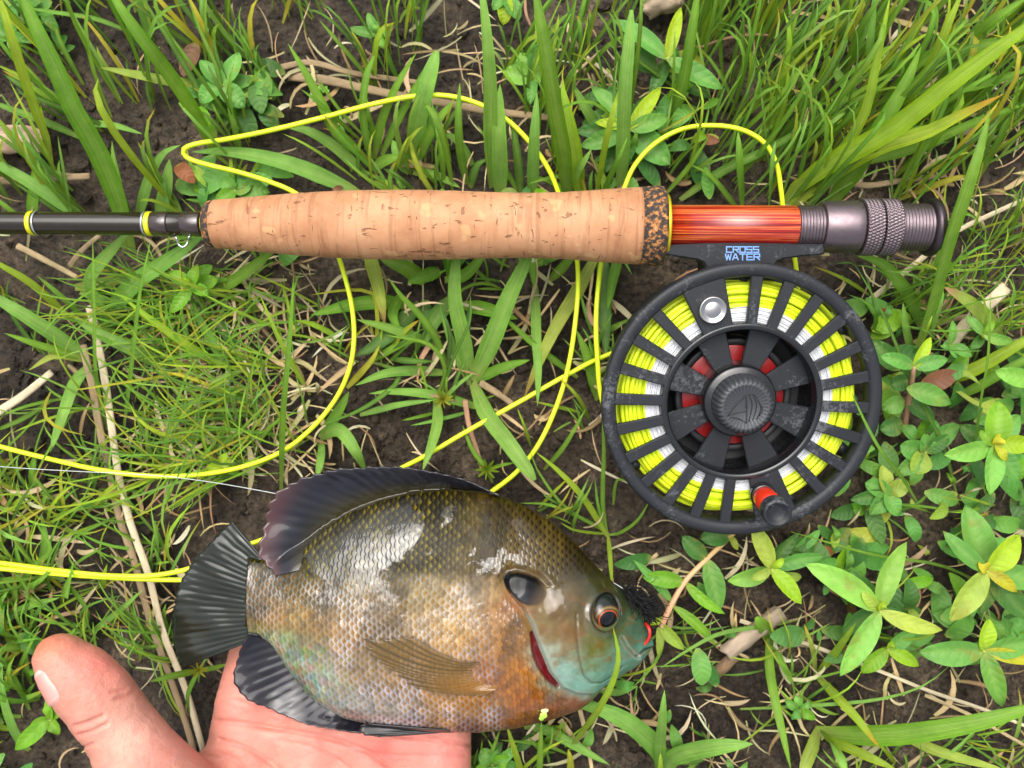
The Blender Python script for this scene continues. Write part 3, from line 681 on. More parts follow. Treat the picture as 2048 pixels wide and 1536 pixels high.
# pale lilac rims and gold centres on the flank
fl = scal * (1 - back) * smooth(1010, 960, x - (y - 1200) * 0.1)
rim_ = smooth(0.50, 0.9, rad) * smooth(-0.15, 0.6, -qx)
lil = lin((212, 204, 198)) * smooth(1290, 1240, y)[..., None] + lin((206, 202, 212)) * (1 - smooth(1290, 1240, y)[..., None]); gold = lin((160, 108, 22))
zl = smooth(0.36, 0.6, fbm(x / 55, y / 40, 133, 3)) * 0.6 + 0.35
kk = np.clip(fl * rim_ * 1.0 * zl * (0.55 + 0.45 * smooth(560, 700, x)), 0, 1)[..., None]; col = col * (1 - kk) + lil * kk
kk = (fl * (1 - smooth(0.2, 0.62, rad)) * 0.62 * (0.4 + sh))[..., None]; col = col * (1 - kk) + gold * kk
kk = (fl * smooth(0.5, 0.9, rad) * smooth(-0.2, 0.5, qx) * 0.35)[..., None]; col = col * (1 - kk) + lin((96, 76, 44)) * kk
irid = fl * smooth(760, 600, x) * smooth(1235, 1290, y)
col = col * (1 - 0.35 * irid[..., None]) + irid[..., None] * 0.35 * np.stack([0.30 + 0.25 * np.sin(sh * 20), 0.44 + 0.15 * np.sin(sh * 33), 0.30 + 0.2 * np.sin(sh * 47)], -1)
br = scal * smooth(900, 980, x) * (1 - back)
col *= (1 - br * (0.35 * np.exp(-((rad - 0.95) / 0.12) ** 2)))[..., None]
col *= (0.78 + 0.44 * fbm(x / 7, y / 7, 23, 3))[..., None] * (1 + scal * (sh - .5) * 0.5)[..., None]
col *= (1 - 0.38 * scal * smooth(0.50, 0.62, vnoise(x / 46 + y / 160, y / 260, 401)) * smooth(1400, 1200, y))[..., None]
# cheek mottling
mot = inH * smooth(0, 30, topd) * smooth(0.48, 0.62, fbm(x / 14, y / 9, 37, 3)); mm = (mot * smooth(1345, 1290, y) * 0.35)[..., None]
col = col * (1 - mm) + lin((140, 92, 34)) * mm
# pale rear rim of the gill cover, dark ear flap, red gill
rimline = inH * np.exp(-((dO - 5) / 5.5) ** 2) * smooth(1185, 1215, y); kk = (0.75 * rimline)[..., None]; col = col * (1 - kk) + lin((172, 182, 170)) * kk
_a = math.radians(28); _u = (x - 1046) * math.cos(_a) + (y - 1153) * math.sin(_a); _v = -(x - 1046) * math.sin(_a) + (y - 1153) * math.cos(_a)
_e = np.hypot(_u / 43, _v / (25 + 0.10 * _u)) + 0.10 * (fbm(x / 9, y / 9, 44, 2) - .45); fk = smooth(1.08, 0.90, _e) * (1 - 0.55 * smooth(10, 45, _u)); col = col * (1 - fk[..., None]) + lin((14, 17, 22)) * fk[..., None]
disp += 0.0003 * fk
kk = slit[..., None]; col = col * (1 - kk) + lin((128, 16, 34)) * kk * (0.8 + 0.5 * np.sin(pS * 90) ** 2 * 0.4)[..., None]
kk = (np.exp(-(dM / 2.4) ** 2) * 0.85)[..., None]; col = col * (1 - kk) + lin((60, 60, 50)) * kk
kk = (np.exp(-((dX - 4) / 2.4) ** 2) * 0.4)[..., None]; col = col * (1 - kk) + lin((185, 180, 175)) * kk
kk = (np.exp(-(dP / 1.8) ** 2) * 0.55)[..., None]; col = col * (1 - kk) + lin((70, 72, 50)) * kk
kk = (np.exp(-((de - 1.05) / 0.1) ** 2) * 0.6)[..., None]; col = col * (1 - kk) + lin((40, 46, 34)) * kk
g_ = col.mean(-1, keepdims=True); col = np.clip((g_ + (col - g_) * 1.12), 0.001, 1); col = np.clip(col ** 1.16 * 0.57, 0, 0.9)
Zg = ZF + side[None] * Hg
fade = smooth(0, 0.25, prof)[None]
# outline fixed in the fish's own plane, surface raised above and below it
k0 = mpp(ZF); Xw = (PXg - 1024) * k0; Yw = -(PYg - 768) * k0
Zg = Zg + side[None] * disp * fade
V = np.stack([Xw, Yw, Zg], -1).reshape(-1, 3)
F = grid_faces_np(NU, NV, True).tolist() + [tuple(range(NV))[::-1], tuple((NU - 1) * NV + j for j in range(NV))]
M_FISH = mat_vcol('wet_fish_skin', 0.5, 1.0, 0.03, spec=0.18, cior=1.6, glare_film=True)
fish = thing('sunfish', 'wet olive and orange sunfish lying on its side across the palm', 'fish', tuple(P(900, 1230, 0.027)))
wet = smooth(0.05, 0.4, prof)[None] * np.clip(1 - 0.75 * fk * smooth(1166, 1150, y) - 0.8 * smooth(1020, 1090, x) * smooth(1150, 1110, y), 0, 1)  # coat weight, cut at rim, ear flap and nape to hold down glare
body = mesh('body', V, F, M_FISH, fish, col=np.concatenate([col, wet[..., None]], -1).reshape(-1, 4))
def FP(px, py, dz=0.0):                # point on the fish's upper skin (outline plane coordinates)
    return np.array([(px - 1024) * k0, -(py - 768) * k0, float(fish_z(np.array([px]), np.array([py]))[0]) + dz])
# eye
n = 60; th = np.linspace(0, 2 * np.pi, n, endpoint=False); rs = np.linspace(0, 1, 26)
ex, ey = 1204, 1207; ez = FP(ex, ey)[2]
RXe, RYe = 29, 33
px_ = ex + RXe * rs[:, None] * np.cos(th); py_ = ey + RYe * rs[:, None] * np.sin(th)
zb = fish_z(px_.ravel(), py_.ravel()).reshape(px_.shape)
zz = zb * 0.6 + ez * 0.4 - 0.0016 + 0.0034 * np.sqrt(np.clip(1 - rs**2, 0, 1))[:, None]
ec = np.zeros(px_.shape + (3,)) + lin((44, 28, 18))
pr_ = np.hypot((px_ - 1209), (py_ - 1221)) ; rn_ = np.hypot((px_ - ex) / RXe, (py_ - ey) / RYe)
k = smooth(1205, 1190, py_); ec = ec * (1 - k[..., None]) + lin((24, 30, 26)) * k[..., None]
k = np.exp(-((pr_ - 24) / 2.2) ** 2) * smooth(1222, 1204, py_) * 0.6; ec = ec * (1 - k[..., None]) + lin((150, 122, 70)) * k[..., None]
k = np.exp(-((pr_ - 18.4) / 0.9) ** 2) * 0.8; ec = ec * (1 - k[..., None]) + lin((210, 90, 30)) * k[..., None]
k = smooth(18, 16.8, pr_); ec = ec * (1 - k[..., None]) + lin((6, 7, 12)) * k[..., None]
k = smooth(0.88, 0.97, rn_); ec = ec * (1 - k[..., None]) + lin((20, 22, 18)) * k[..., None]
Ve = np.stack([(px_ - 1024) * k0, -(py_ - 768) * k0, zz], -1).reshape(-1, 3)
eye = mesh('eye', Ve, grid_faces(26, n, True), mat_vcol('wet_eye', 0.1, 0.6, 0.0, spec=0.2), fish, col=ec.reshape(-1, 3))

# fins: folded membranes on rays, solid, edges frayed between the ray tips
def fin(name, base, tip, nr, zb, zt, cfun, mat, thick=0.0005, ridge=0.00012, fray=0.03, per=6, nv=26, curve=0.0, lift=0.0007, over=True, seed=1):
    nu = nr * per + 1; s = np.linspace(0, 1, nu); B = spline(base, nu); T = spline(tip, nu); v = np.linspace(0, 1, nv)
    ray = s * nr; fr = np.abs((ray % 1) - 0.5) * 2             # 1 at a ray, 0 between
    rid = np.floor(ray + 0.5); hj = _h(rid.astype(np.int64), rid.astype(np.int64) * 0 + seed, 3)
    L = 1 - fray * (1 - fr) - fray * 0.8 * hj
    vv_ = v[None] * L[:, None]
    D = T - B; nrm = np.stack([-D[:, 1], D[:, 0]], -1)
    Q = B[:, None] + D[:, None] * vv_[..., None] + nrm[:, None] * (curve * np.sin(np.pi * vv_))[..., None]
    z = (np.asarray(zb) + (np.asarray(zt) - np.asarray(zb)) * vv_)
    z = z + ridge * (fr[:, None] - 0.5) * np.sin(np.pi * np.clip(vv_ * 1.0, 0.08, 0.96)) ** 0.5
    z = z + 0.0026 * (vnoise(Q[..., 0] / 55, Q[..., 1] / 55, seed) - 0.5) * vv_ + 0.0006 * (vnoise(s[:, None] * nr * 0.8 + 0 * vv_, vv_ * 3, seed + 4) - 0.5) * vv_ + 0.00022 * (vnoise(s[:, None] * nr * 2.2 + 0 * vv_, vv_ * 5, seed + 9) - 0.5) * vv_
    if over: z = np.maximum(z, np.where((Q[..., 0] > 498) & (Q[..., 0] < 1304), fish_z(np.clip(Q[..., 0], 500, 1304), Q[..., 1]) * ((Q[..., 1] > fish_top(np.clip(Q[..., 0], 500, 1304))) & (Q[..., 1] < fish_bot(np.clip(Q[..., 0], 500, 1304)))) + lift * (smooth(0, 0.45, vv_) * 2.6 - 1.6), 0))
    Vt = np.stack([(Q[..., 0] - 1024) * k0, -(Q[..., 1] - 768) * k0, z], -1)
    c = cfun(Q[..., 0], Q[..., 1], fr[:, None] * np.ones_like(vv_), vv_)
    V = Vt.reshape(-1, 3); o = mesh(name, V, grid_faces_np(nu, nv), mat, fish, col=c.reshape(-1, c.shape[-1]))
    md = o.modifiers.new('thickness', 'SOLIDIFY'); md.thickness = thick; md.offset = 0
    return o
M_PELV = mat_vcol('pelvic_fin_skin', 0.45, 0.35, 0.12, spec=0.25)
M_FIN = mat_vcol('wet_dark_fin', 0.4, 0.6, 0.02, spec=0.15, bscale=150, bstr=0.12, bdist=0.0006, cior=1.55)
def darkfin(c0_, c1_, c2_, edge=0.8):
    a, b_, e = lin(c0_), lin(c1_), lin(c2_)
    def f(X, Y, fr, v):
        nz = fbm(X / 30, Y / 30, 77, 3)[..., None]; c = a * (1 - nz) + b_ * nz
        c = c * (0.8 + 0.3 * fr[..., None]) * 0.7; k = smooth(edge, 1.0, v)[..., None] * 0.7
        return np.clip(c * (1 - k) + e * k, 0, 1)
    return f
dB = [(992, 989), (940, 987), (880, 986), (820, 992), (770, 1005), (725, 1022), (690, 1040), (664, 1060), (648, 1084), (636, 1106), (616, 1130)]
dT = [(1000, 988), (930, 956), (860, 938), (790, 930), (715, 930), (640, 942), (575, 967), (543, 1005), (525, 1060), (521, 1106), (560, 1144)]
def dorsal_col(X, Y, fr, v):
    base = darkfin((26, 28, 36), (44, 44, 54), (40, 36, 40))(X, Y, fr, v)
    k = (smooth(640, 540, X) * smooth(0.55, 0.95, v))[..., None] * 0.7; base = base * (1 - k) + lin((86, 56, 56)) * k
    k = (smooth(0.55, 0.08, v) * 0.9)[..., None]; return base * (1 - k) + lin((44, 40, 14)) * k
fin('dorsal_fin', dB, dT, 24, ZF - 0.0030, ZF + 0.0040, dorsal_col, M_FIN, fray=0.05, seed=3, lift=0.0004)
cB = [(524, 1116), (520, 1146), (515, 1178), (511, 1210), (507, 1240), (503, 1262), (497, 1286)]
cT = [(454, 1044), (404, 1096), (364, 1141), (340, 1196), (331, 1256), (338, 1312), (357, 1343)]
fin('tail_fin', cB, cT, 22, ZF - 0.0008, ZF - 0.004, darkfin((20, 27, 18), (28, 36, 22), (18, 24, 16)), M_FIN, fray=0.02, seed=5, lift=0.0012)
aB = [(530, 1266), (548, 1284), (572, 1326), (602, 1372), (642, 1406), (690, 1432), (730, 1444)]
aT = [(500, 1262), (474, 1318), (468, 1356), (492, 1392), (565, 1428), (645, 1453), (724, 1460)]
fin('anal_fin', aB, aT, 18, ZF - 0.0025, ZF + 0.0015, darkfin((20, 20, 28), (36, 34, 44), (34, 26, 30)), M_FIN, fray=0.03, seed=8)
vB = [(952, 1450), (952, 1452), (951, 1454), (950, 1456)]
vT = [(735, 1434), (716, 1444), (722, 1455), (760, 1464)]
fin('pelvic_fin', vB, vT, 5, ZF + 0.0015, ZF + 0.004, darkfin((16, 17, 20), (30, 30, 34), (30, 26, 26)), M_PELV, fray=0.03, seed=9)
M_PEC, nt, bs = new_mat('pectoral_fin_membrane'); a_ = colattr(nt); nt.links.new(a_.outputs['Color'], bs.inputs['Base Color']); nt.links.new(a_.outputs['Alpha'], bs.inputs['Alpha'])
bs.inputs['Roughness'].default_value = 0.25; bs.inputs['Coat Weight'].default_value = 0.8; bs.inputs['Coat Roughness'].default_value = 0.05
def peccol(X, Y, fr, v):
    ray = smooth(0.5, 0.85, fr)[..., None]; c = lin((132, 100, 30)) * (1 - ray) + lin((50, 40, 18)) * ray
    k = smooth(0.9, 0.2, v)[..., None] * smooth(1300, 1345, Y)[..., None] * 0.6; c = c * (1 - k) + lin((176, 118, 26)) * k
    al = (0.22 + 0.6 * ray) * smooth(0.0, 0.12, v)[..., None] * (1 - 0.25 * smooth(0.8, 1, v)[..., None]); return np.concatenate([c * 0.9, al], -1)
pB = [(1020, 1296), (1022, 1302), (1022, 1309), (1020, 1316), (1016, 1323), (1010, 1330)]
pT = [(830, 1238), (765, 1242), (736, 1256), (762, 1286), (796, 1312), (826, 1340), (890, 1356), (960, 1362)]
fin('pectoral_fin', pB, pT, 17, 0, 0, peccol, M_PEC, thick=0.00025, ridge=0.0005, fray=0.05, lift=0.0011, curve=-0.10, seed=12)
# bit of duckweed on the belly
mb = MB(); base = FP(1085, 1410, 0.0004)
for dx, dy, r, cc in ((0, 0, 6.5, (150, 190, 60)), (2, -11, 7.0, (205, 190, 140)), (-4, 6, 4.5, (130, 180, 50))):
    t = np.linspace(0, 2 * np.pi, 10, endpoint=False); c1 = base + np.array([dx * k0, -dy * k0, 0.0006])
    Vd = np.concatenate([[c1 + [0, 0, .0007]], np.stack([c1[0] + r * k0 * np.cos(t) * 1.15, c1[1] + r * k0 * np.sin(t), np.full(10, c1[2])], -1)])
    mb.add(Vd, [(0, 1 + i, 1 + (i + 1) % 10) for i in range(10)], lin(cc))
tag(mb.build('plant_scrap', mat_vcol('scrap', 0.5)), 'tiny green and cream plant scrap stuck on the orange fish belly', 'plant scrap')

# ------------------------------------------------------------------ fishing fly in the mouth, leader
fly = thing('fishing_fly', 'black fuzzy fishing fly with red thread hooked in the fish mouth', 'fishing fly', tuple(P(1290, 1240, 0.036)))
zf = ZF + 0.003; r2 = random.Random(3); mb = MB()
spine = spline([(1246, 1176), (1266, 1192), (1286, 1212), (1296, 1240)], 30)
for i in range(230):
    s0 = r2.randrange(0, 24); a = spine[s0]; ang = 0.55 + r2.gauss(0.0, 0.65); ln = r2.uniform(18, 56)
    p0 = P(a[0] + r2.gauss(0, 3), a[1] + r2.gauss(0, 3), zf + r2.uniform(-.002, .003))
    p2 = P(a[0] + math.cos(ang) * ln, a[1] + math.sin(ang) * ln, zf + r2.uniform(-.004, .005))
    if PX(p2)[1] > 1262: continue
    p1 = (p0 + p2) / 2 + np.array([r2.gauss(0, .0010), r2.gauss(0, .0010), r2.uniform(-.001, .002)])
    mb.add(*tube(spline([p0, p1, p2], 6), np.linspace(0.00022, 0.00006, 6), 4))
mb.build('hackle', mat_plain('black_feather', (12, 12, 13), 0.55, spec=0.3), fly)
mesh('hook_shank', *tube(np.array([P(q[0], q[1], zf) for q in spine]), 0.0009, 8), mat_plain('black_thread_body', (16, 16, 17), 0.6), fly)
mesh('hook_bend', *tube(spline([P(1290, 1240, zf), P(1297, 1256, zf + .002), P(1299, 1272, zf + .002), P(1293, 1286, zf), P(1282, 1291, zf - .001)], 24), 0.00045, 8), mat_plain('hook_steel', (60, 58, 55), 0.3, 0.9), fly)
mb = MB()
for k in range(6):
    o = r2.uniform(-2, 2)
    mb.add(*tube(spline([P(1292 + o, 1246, zf + .001), P(1299 + o, 1258, zf + .0028), P(1299 + o * .5, 1274, zf + .0028), P(1290 + o, 1288, zf + .002), P(1274 + k * 2, 1293 + o, zf + .0016)], 16), 0.00032, 5))
mb.build('red_thread', mat_plain('red_floss', (205, 30, 24), 0.45), fly)
M_MONO = mat_plain('clear_monofilament', (176, 182, 180), 0.2, 0, 0.5)
lp = spline([(-300, 905, 24), (0, 933, 27), (140, 942, 28), (300, 950, 29), (420, 964, 30), (556, 988, 33), (660, 1010, 27), (800, 1030, 22), (960, 1040, 21), (1120, 1095, 24), (1200, 1152, 34), (1232, 1168, 43), (1250, 1180, 44.5)], 120)
tag(mesh('leader_line', *tube(np.array([P(a, b, z / 1000) for a, b, z in lp]), 0.00014, 6), M_MONO), 'thin clear leader line stretched across the yellow line to the fish', 'leader line')

# ------------------------------------------------------------------ hand
hand = thing('hand', 'bare palm-up hand with raised thumb holding the sunfish from below', 'hand', tuple(P(560, 1560, 0.004)))
prim = MB()
def cap_chain(pts):
    """tapered round chain; pts = (px, py, z mm, radius px)"""
    pts = [(P(a, b, z / 1000), r * mpp(z / 1000)) for a, b, z, r in pts]
    for (p, r), (q, s) in zip(pts[:-1], pts[1:]):
        d = q - p; L = np.linalg.norm(d); d = d / L; m = 10
        prs = []
        for t in np.linspace(-math.pi / 2, 0, 7): prs.append((p + d * r * math.sin(t), max(r * math.cos(t), 1e-5)))
        for t in np.linspace(0, 1, m)[1:-1]: prs.append((p + d * L * t, r + (s - r) * t))
        for t in np.linspace(0, math.pi / 2, 7): prs.append((q + d * s * math.sin(t), max(s * math.cos(t), 1e-5)))
        Vt, Ft = tube([c for c, _ in prs], [c for _, c in prs], 20)
        prim.add(Vt, Ft)
cap_chain([(126, 1324, 58, 55), (158, 1356, 57, 68), (196, 1396, 56, 71), (232, 1446, 54, 70), (272, 1508, 51, 78), (318, 1580, 46, 96), (400, 1680, 36, 108), (520, 1800, 28, 112)])
cap_chain([(118, 1316, 59, 50), (150, 1352, 58, 64)])
for ch in ([(522, 1302, 17, 62), (494, 1420, 17, 66), (488, 1540, 18, 82), (520, 1700, 18, 92), (560, 1860, 20, 95)],
           [(640, 1330, 17, 66), (630, 1450, 17, 70), (620, 1580, 17, 84), (620, 1860, 20, 95)],
           [(760, 1350, 17, 66), (750, 1460, 17, 70), (740, 1600, 17, 84), (700, 1860, 20, 95)],
           [(884, 1372, 17, 60), (880, 1470, 17, 64), (868, 1600, 18, 76), (780, 1860, 20, 92)],
           [(330, 1600, 40, 84), (420, 1590, 30, 70), (500, 1600, 22, 80)],
           [(366, 1570, 38, 44), (430, 1540, 25, 46), (480, 1500, 18, 60)],
           [(520, 1700, 22, 110), (700, 1720, 20, 110), (820, 1700, 20, 90)],
           [(560, 1860, 22, 105), (580, 2100, 26, 105), (590, 2500, 30, 125)],
           [(760, 1860, 22, 100), (720, 2100, 26, 105), (720, 2500, 30, 125)],
           [(640, 1860, 22, 110), (650, 2100, 26, 112), (655, 2500, 30, 130)],
           [(540, 1460, 17, 60), (700, 1470, 17, 62), (860, 1470, 17, 60)], [(540, 1560, 18, 70), (700, 1570, 18, 74), (850, 1570, 18, 68)],
           [(540, 1380, 16, 58), (700, 1390, 16, 58), (860, 1400, 16, 56)],
           # fingers lying under the fish
           [(522, 1302, 17, 60), (590, 1200, 16, 54), (650, 1130, 15, 50), (690, 1085, 14, 44)],
           [(640, 1330, 17, 62), (720, 1200, 15.5, 55), (790, 1110, 15, 50), (825, 1060, 14, 44)],
           [(760, 1350, 17, 60), (840, 1220, 15.5, 54), (900, 1130, 15, 49), (930, 1085, 14, 43)],
           [(880, 1380, 17, 54), (930, 1290, 15.5, 47), (970, 1220, 15, 43), (990, 1180, 14, 38)]):
    cap_chain(ch)
tmp = mesh('tmp_hand', np.concatenate(prim.V), prim.F, None)
md = tmp.modifiers.new('r', 'REMESH'); md.mode = 'VOXEL'; md.voxel_size = 0.0011; md.adaptivity = 0
md = tmp.modifiers.new('s', 'SMOOTH'); md.factor = 0.5; md.iterations = 22
dg = bpy.context.evaluated_depsgraph_get(); ev = tmp.evaluated_get(dg); me = bpy.data.meshes.new_from_object(ev)
bpy.data.objects.remove(tmp)
nvt = len(me.vertices); HV = np.empty(nvt * 3); me.vertices.foreach_get('co', HV); HV = HV.reshape(-1, 3)
HN = np.empty(nvt * 3); me.vertices.foreach_get('normal', HN); HN = HN.reshape(-1, 3)
HF = [tuple(p.vertices) for p in me.polygons]
# refine once so that creases and colour have room
bm = bmesh.new(); bm.from_mesh(me)
ed = [e for e in bm.edges if all((lambda q: q[1] > 1200 and q[1] < 1600)(PX(np.array(v.co))) and v.co.z > 0.006 for v in e.verts)]
bmesh.ops.subdivide_edges(bm, edges=ed, cuts=1, use_grid_fill=True, smooth=0.0)
bm.normal_update()
HV = np.array([v.co[:] for v in bm.verts]); HN = np.array([v.normal[:] for v in bm.verts]); bm.verts.index_update(); HF = [tuple(v.index for v in f.verts) for f in bm.faces]; bm.free()
q = PX(HV); hx, hy = q[:, 0], q[:, 1]
hd = np.zeros(len(HV)); hc = np.tile(lin((190, 128, 110)), (len(HV), 1))
up = smooth(-0.2, 0.3, HN[:, 2])
CRE = [([(150, 1452), (176, 1446), (205, 1432)], 4, .5), ([(158, 1470), (182, 1464), (214, 1448)], 3.5, .4), ([(158, 1498), (186, 1488)], 3, .35), ([(232, 1398), (262, 1388), (284, 1372)], 4, .3), ([(222, 1384), (254, 1376)], 3, .2),
       ([(432, 1442), (520, 1452), (600, 1466), (690, 1486), (760, 1520), (800, 1560)], 5, .55), ([(440, 1480), (500, 1500), (560, 1540)], 5, .5), ([(600, 1440), (720, 1462), (850, 1478), (945, 1490)], 4, .4),
       ([(470, 1400), (540, 1424), (600, 1440)], 4, .35), ([(416, 1500), (470, 1520), (510, 1560)], 5, .4), ([(700, 1500), (820, 1512), (930, 1510)], 3, .25), ([(560, 1480), (640, 1500), (700, 1535)], 3, .3)]
for pts, w, dpt in CRE:
    d, _ = dist_poly(hx, hy, spline(pts, 12)); kz = np.exp(-(d / w) ** 2) * up
    hd -= dpt * 0.0019 * kz; kk = (0.5 * kz)[:, None]; hc = hc * (1 - kk) + lin((186, 98, 84)) * kk
hd += (fbm(hx / 30, hy / 22, 61, 3) - 0.45) * 0.0008 * up
# blood-flush: knuckle, web and palm are redder, the thumb pad paler
def blot(cx, cy, rx_, ry_, c, k):
    global hc
    w = (np.exp(-(((hx - cx) / rx_) ** 2 + ((hy - cy) / ry_) ** 2)) * k)[:, None]; hc = hc * (1 - w) + lin(c) * w
blot(200, 1320, 80, 50, (226, 130, 118), 0.7); blot(90, 1290, 50, 30, (206, 112, 78), 0.7); blot(260, 1480, 60, 60, (232, 180, 160), 0.6)
blot(470, 1400, 70, 90, (228, 142, 128), 0.7); blot(560, 1500, 120, 60, (226, 150, 134), 0.5); blot(780, 1500, 160, 50, (214, 120, 110), 0.6); blot(330, 1500, 60, 60, (226, 150, 136), 0.5); blot(880, 1490, 90, 40, (222, 138, 124), 0.5); blot(755, 1500, 34, 16, (196, 84, 76), 0.6); blot(900, 1520, 60, 30, (212, 124, 116), 0.5)
nz = fbm(hx / 18, hy / 18, 67, 4)[:, None]; hc = hc * (0.88 + 0.26 * nz); nz = smooth(0.5, 0.62, fbm(hx / 26, hy / 26, 69, 3))[:, None] * 0.25; hc = hc * (1 - nz) + lin((214, 118, 104)) * nz
HV2 = HV + HN * hd[:, None]
M_SKIN = mat_vcol('skin', 0.45, 0.12, 0.25, bscale=750, bstr=0.6, bdist=0.0005, sss=0.15, spec=0.4)
arm = mesh('palm_and_thumb', HV2, HF, M_SKIN, hand, col=np.clip(hc, 0, 1))
# thumb nail laid on the thumb skin
bvh = BVHTree.FromPolygons([Vector(v) for v in HV2], HF)
ta, tb = P(116, 1316, 58 / 1000), P(166, 1366, 57 / 1000); axd = (tb - ta) / np.linalg.norm(tb - ta)
nd = np.array([-0.62, -0.62, 0.72]); nd = nd - axd * np.dot(nd, axd); nd /= np.linalg.norm(nd); sd_ = np.cross(axd, nd)
nvv, nuu = 17, 17; NVs = []; NCs = []; NB = []
for i in range(nuu):
    for j in range(nvv):
        u_ = -0.10 + 1.02 * i / (nuu - 1); w_ = (j / (nvv - 1) * 2 - 1) * 46
        rnd = math.sqrt(max(0.0, 1 - max(0, abs(2 * i / (nuu - 1) - 1.0) - 0.55) ** 2 / 0.45 ** 2 * 0.45))
        a = math.radians(w_ * rnd); dr = nd * math.cos(a) + sd_ * math.sin(a); c_ = ta + (tb - ta) * u_
        hit = bvh.ray_cast(Vector(c_ + dr * 0.03), Vector(-dr), 0.03)
        p = np.array(hit[0]) if hit[0] is not None else c_ + dr * 0.009
        e = max(abs(w_) / 46, abs(2 * i / (nuu - 1) - 1)); NVs.append(p + dr * (0.00055 - 0.0006 * smooth(0.8, 1.0, np.array(e))))
        c = lin((206, 142, 132)); 
        if i < 2: c = lin((220, 180, 168))
        if i > 13: c = c * .7 + lin((224, 180, 170)) * .3
        NCs.append(c)
mesh('thumb_nail', np.array(NVs), grid_faces(nuu, nvv), mat_vcol('nail', 0.35, 0.2, 0.2), hand, col=np.array(NCs))

# ------------------------------------------------------------------ plants
GC = {'g': (108, 160, 38), 'l': (126, 178, 74), 'y': (150, 184, 34), 'd': (80, 128, 34), 'b': (98, 152, 66), 'k': (72, 118, 52), 'o': (156, 176, 70), 's': (186, 164, 122), 't': (150, 128, 96), 'w': (206, 190, 158), 'r': (126, 84, 56), 'p': (170, 130, 100), 'u': (176, 176, 40)}
def ribbon(q, w, cls, roll=0.0, fold=0.22, prof=None, blunt=False, tipc=None, nseg=12, seed=0, across=3, jit=0.10):
    """q: (n,3) world points; w: full width in metres (array or number)"""
    r_ = random.Random(seed); n = len(q); t = np.linspace(0, 1, n)
    T = np.gradient(q, axis=0); T /= np.linalg.norm(T, axis=1)[:, None] + 1e-12
    if prof is None:
        prof = np.minimum(1, 0.5 + t * 2.2) * np.clip(1 - t ** (6 if blunt else 3.2), 0, 1) ** (0.5 if blunt else 0.8)
        prof = np.maximum(prof, 0.25 if blunt else 0.02)
    up = np.array([math.sin(roll), 0.3 * math.sin(roll * 1.7), math.cos(roll)])
    # face the sky rather than the side when the blade runs steeply
    S = np.cross(T, up); nn = np.linalg.norm(S, axis=1); S[nn < 0.15] = np.array([1, 0, 0]); S /= np.linalg.norm(S, axis=1)[:, None]
    Nn = np.cross(S, T)
    ss = np.linspace(-1, 1, across)
    hw = (np.asarray(w) * 0.5 * prof)[:, None, None]
    V = q[:, None] + S[:, None] * ss[None, :, None] * hw + Nn[:, None] * (np.abs(ss)[None, :, None] * hw * 2 * fold * 0.5)
    V = V.reshape(-1, 3)
    c = lin(GC[cls]) * (1 + r_.uniform(-jit, jit)) * np.array([1 + r_.uniform(-jit, jit), 1, 1 + r_.uniform(-jit, jit)])
    col = np.tile(c, (n, across, 1)); tt_ = t[:, None, None]
    col = col * (0.92 + 0.16 * tt_)
    kb = np.clip(1 - tt_ / 0.16, 0, 1) * 0.45; col = col * (1 - kb) + lin((176, 182, 96)) * kb
    if across == 3: col[:, 1] = col[:, 1] * 0.78 + lin((196, 214, 140)) * 0.22
    if tipc is not None:
        kt = smooth(0.72, 0.97, tt_) * 0.85; col = col * (1 - kt) + lin(tipc) * kt
    st = np.stack(np.broadcast_arrays(ss[None, :] + r_.uniform(0, 9), t[:, None] * 4 + r_.uniform(0, 9)), -1).reshape(-1, 2)
    return V, grid_faces(n, across), col.reshape(-1, 3), st
def px_path(pts, H, k, n=13, z0=0.0):
    p = np.array([(a[0], a[1]) for a in pts], float)
    if len(pts[0]) == 3: z = spline([a for a in pts], n)[:, 2]; xy = spline(p, n)
    else:
        xy = spline(p, n); t = np.linspace(0, 1, n); z = z0 + H * np.sin(t * math.pi / 2 * k)
    return np.array([P(x_, y_, z_ / 1000) for (x_, y_), z_ in zip(xy, z)])
def blade(parent, pts, w, cls='g', H=None, k=1.1, roll=None, blunt=False, tip=None, name='blade', fold=0.22, seed=[100]):
    seed[0] += 1; r_ = random.Random(seed[0])
    L = sum(math.dist(a[:2], b[:2]) for a, b in zip(pts[:-1], pts[1:])) * 0.17
    if H is None: H = L * 0.30 + 4
    q = px_path(pts, H, k, 13, -1)
    wm = w * 1.12 * TANW / 2048 * (CAM_Z - q[:, 2])
    if roll is None: roll = r_.uniform(-0.35, 0.35)
    V, F, c, st = ribbon(q, wm, cls, roll, fold, None, blunt, tip, seed=seed[0])
    return mesh(name, V, F, LEAF, parent, col=c, uv=st)
def tuft(label, blades, cat='grass plant', name='grass_plant', group='broad-bladed grass plants'):
    x0 = np.mean([b[0][0][0] for b in blades]); y0 = np.mean([b[0][0][1] for b in blades])
    t = thing(name, label, cat, tuple(P(x0, y0, 0)), group)
    for b in blades:
        kw = b[3] if len(b) > 3 else {}
        blade(t, b[0], b[1], b[2], **kw)
    return t
OR = (196, 140, 50); BRN = (150, 110, 66)
tuft('tall broad grass blade leaning away over the dark rod shaft', [([(262, 500), (235, 396), (191, 290), (153, 227), (120, 153), (77, 63), (49, 0), (25, -70)], 40, 'g', dict(H=70, k=1.0)),
      ([(255, 480), (246, 420), (238, 369), (227, 314), (224, 281)], 19, 'g'), ([(275, 440), (301, 350), (328, 306), (361, 290)], 19, 'l', dict(H=12)), ([(318, 440), (333, 369), (339, 318)], 25, 'l', dict(H=12)), ([(280, 470), (215, 330), (170, 240)], 9, 'd')])
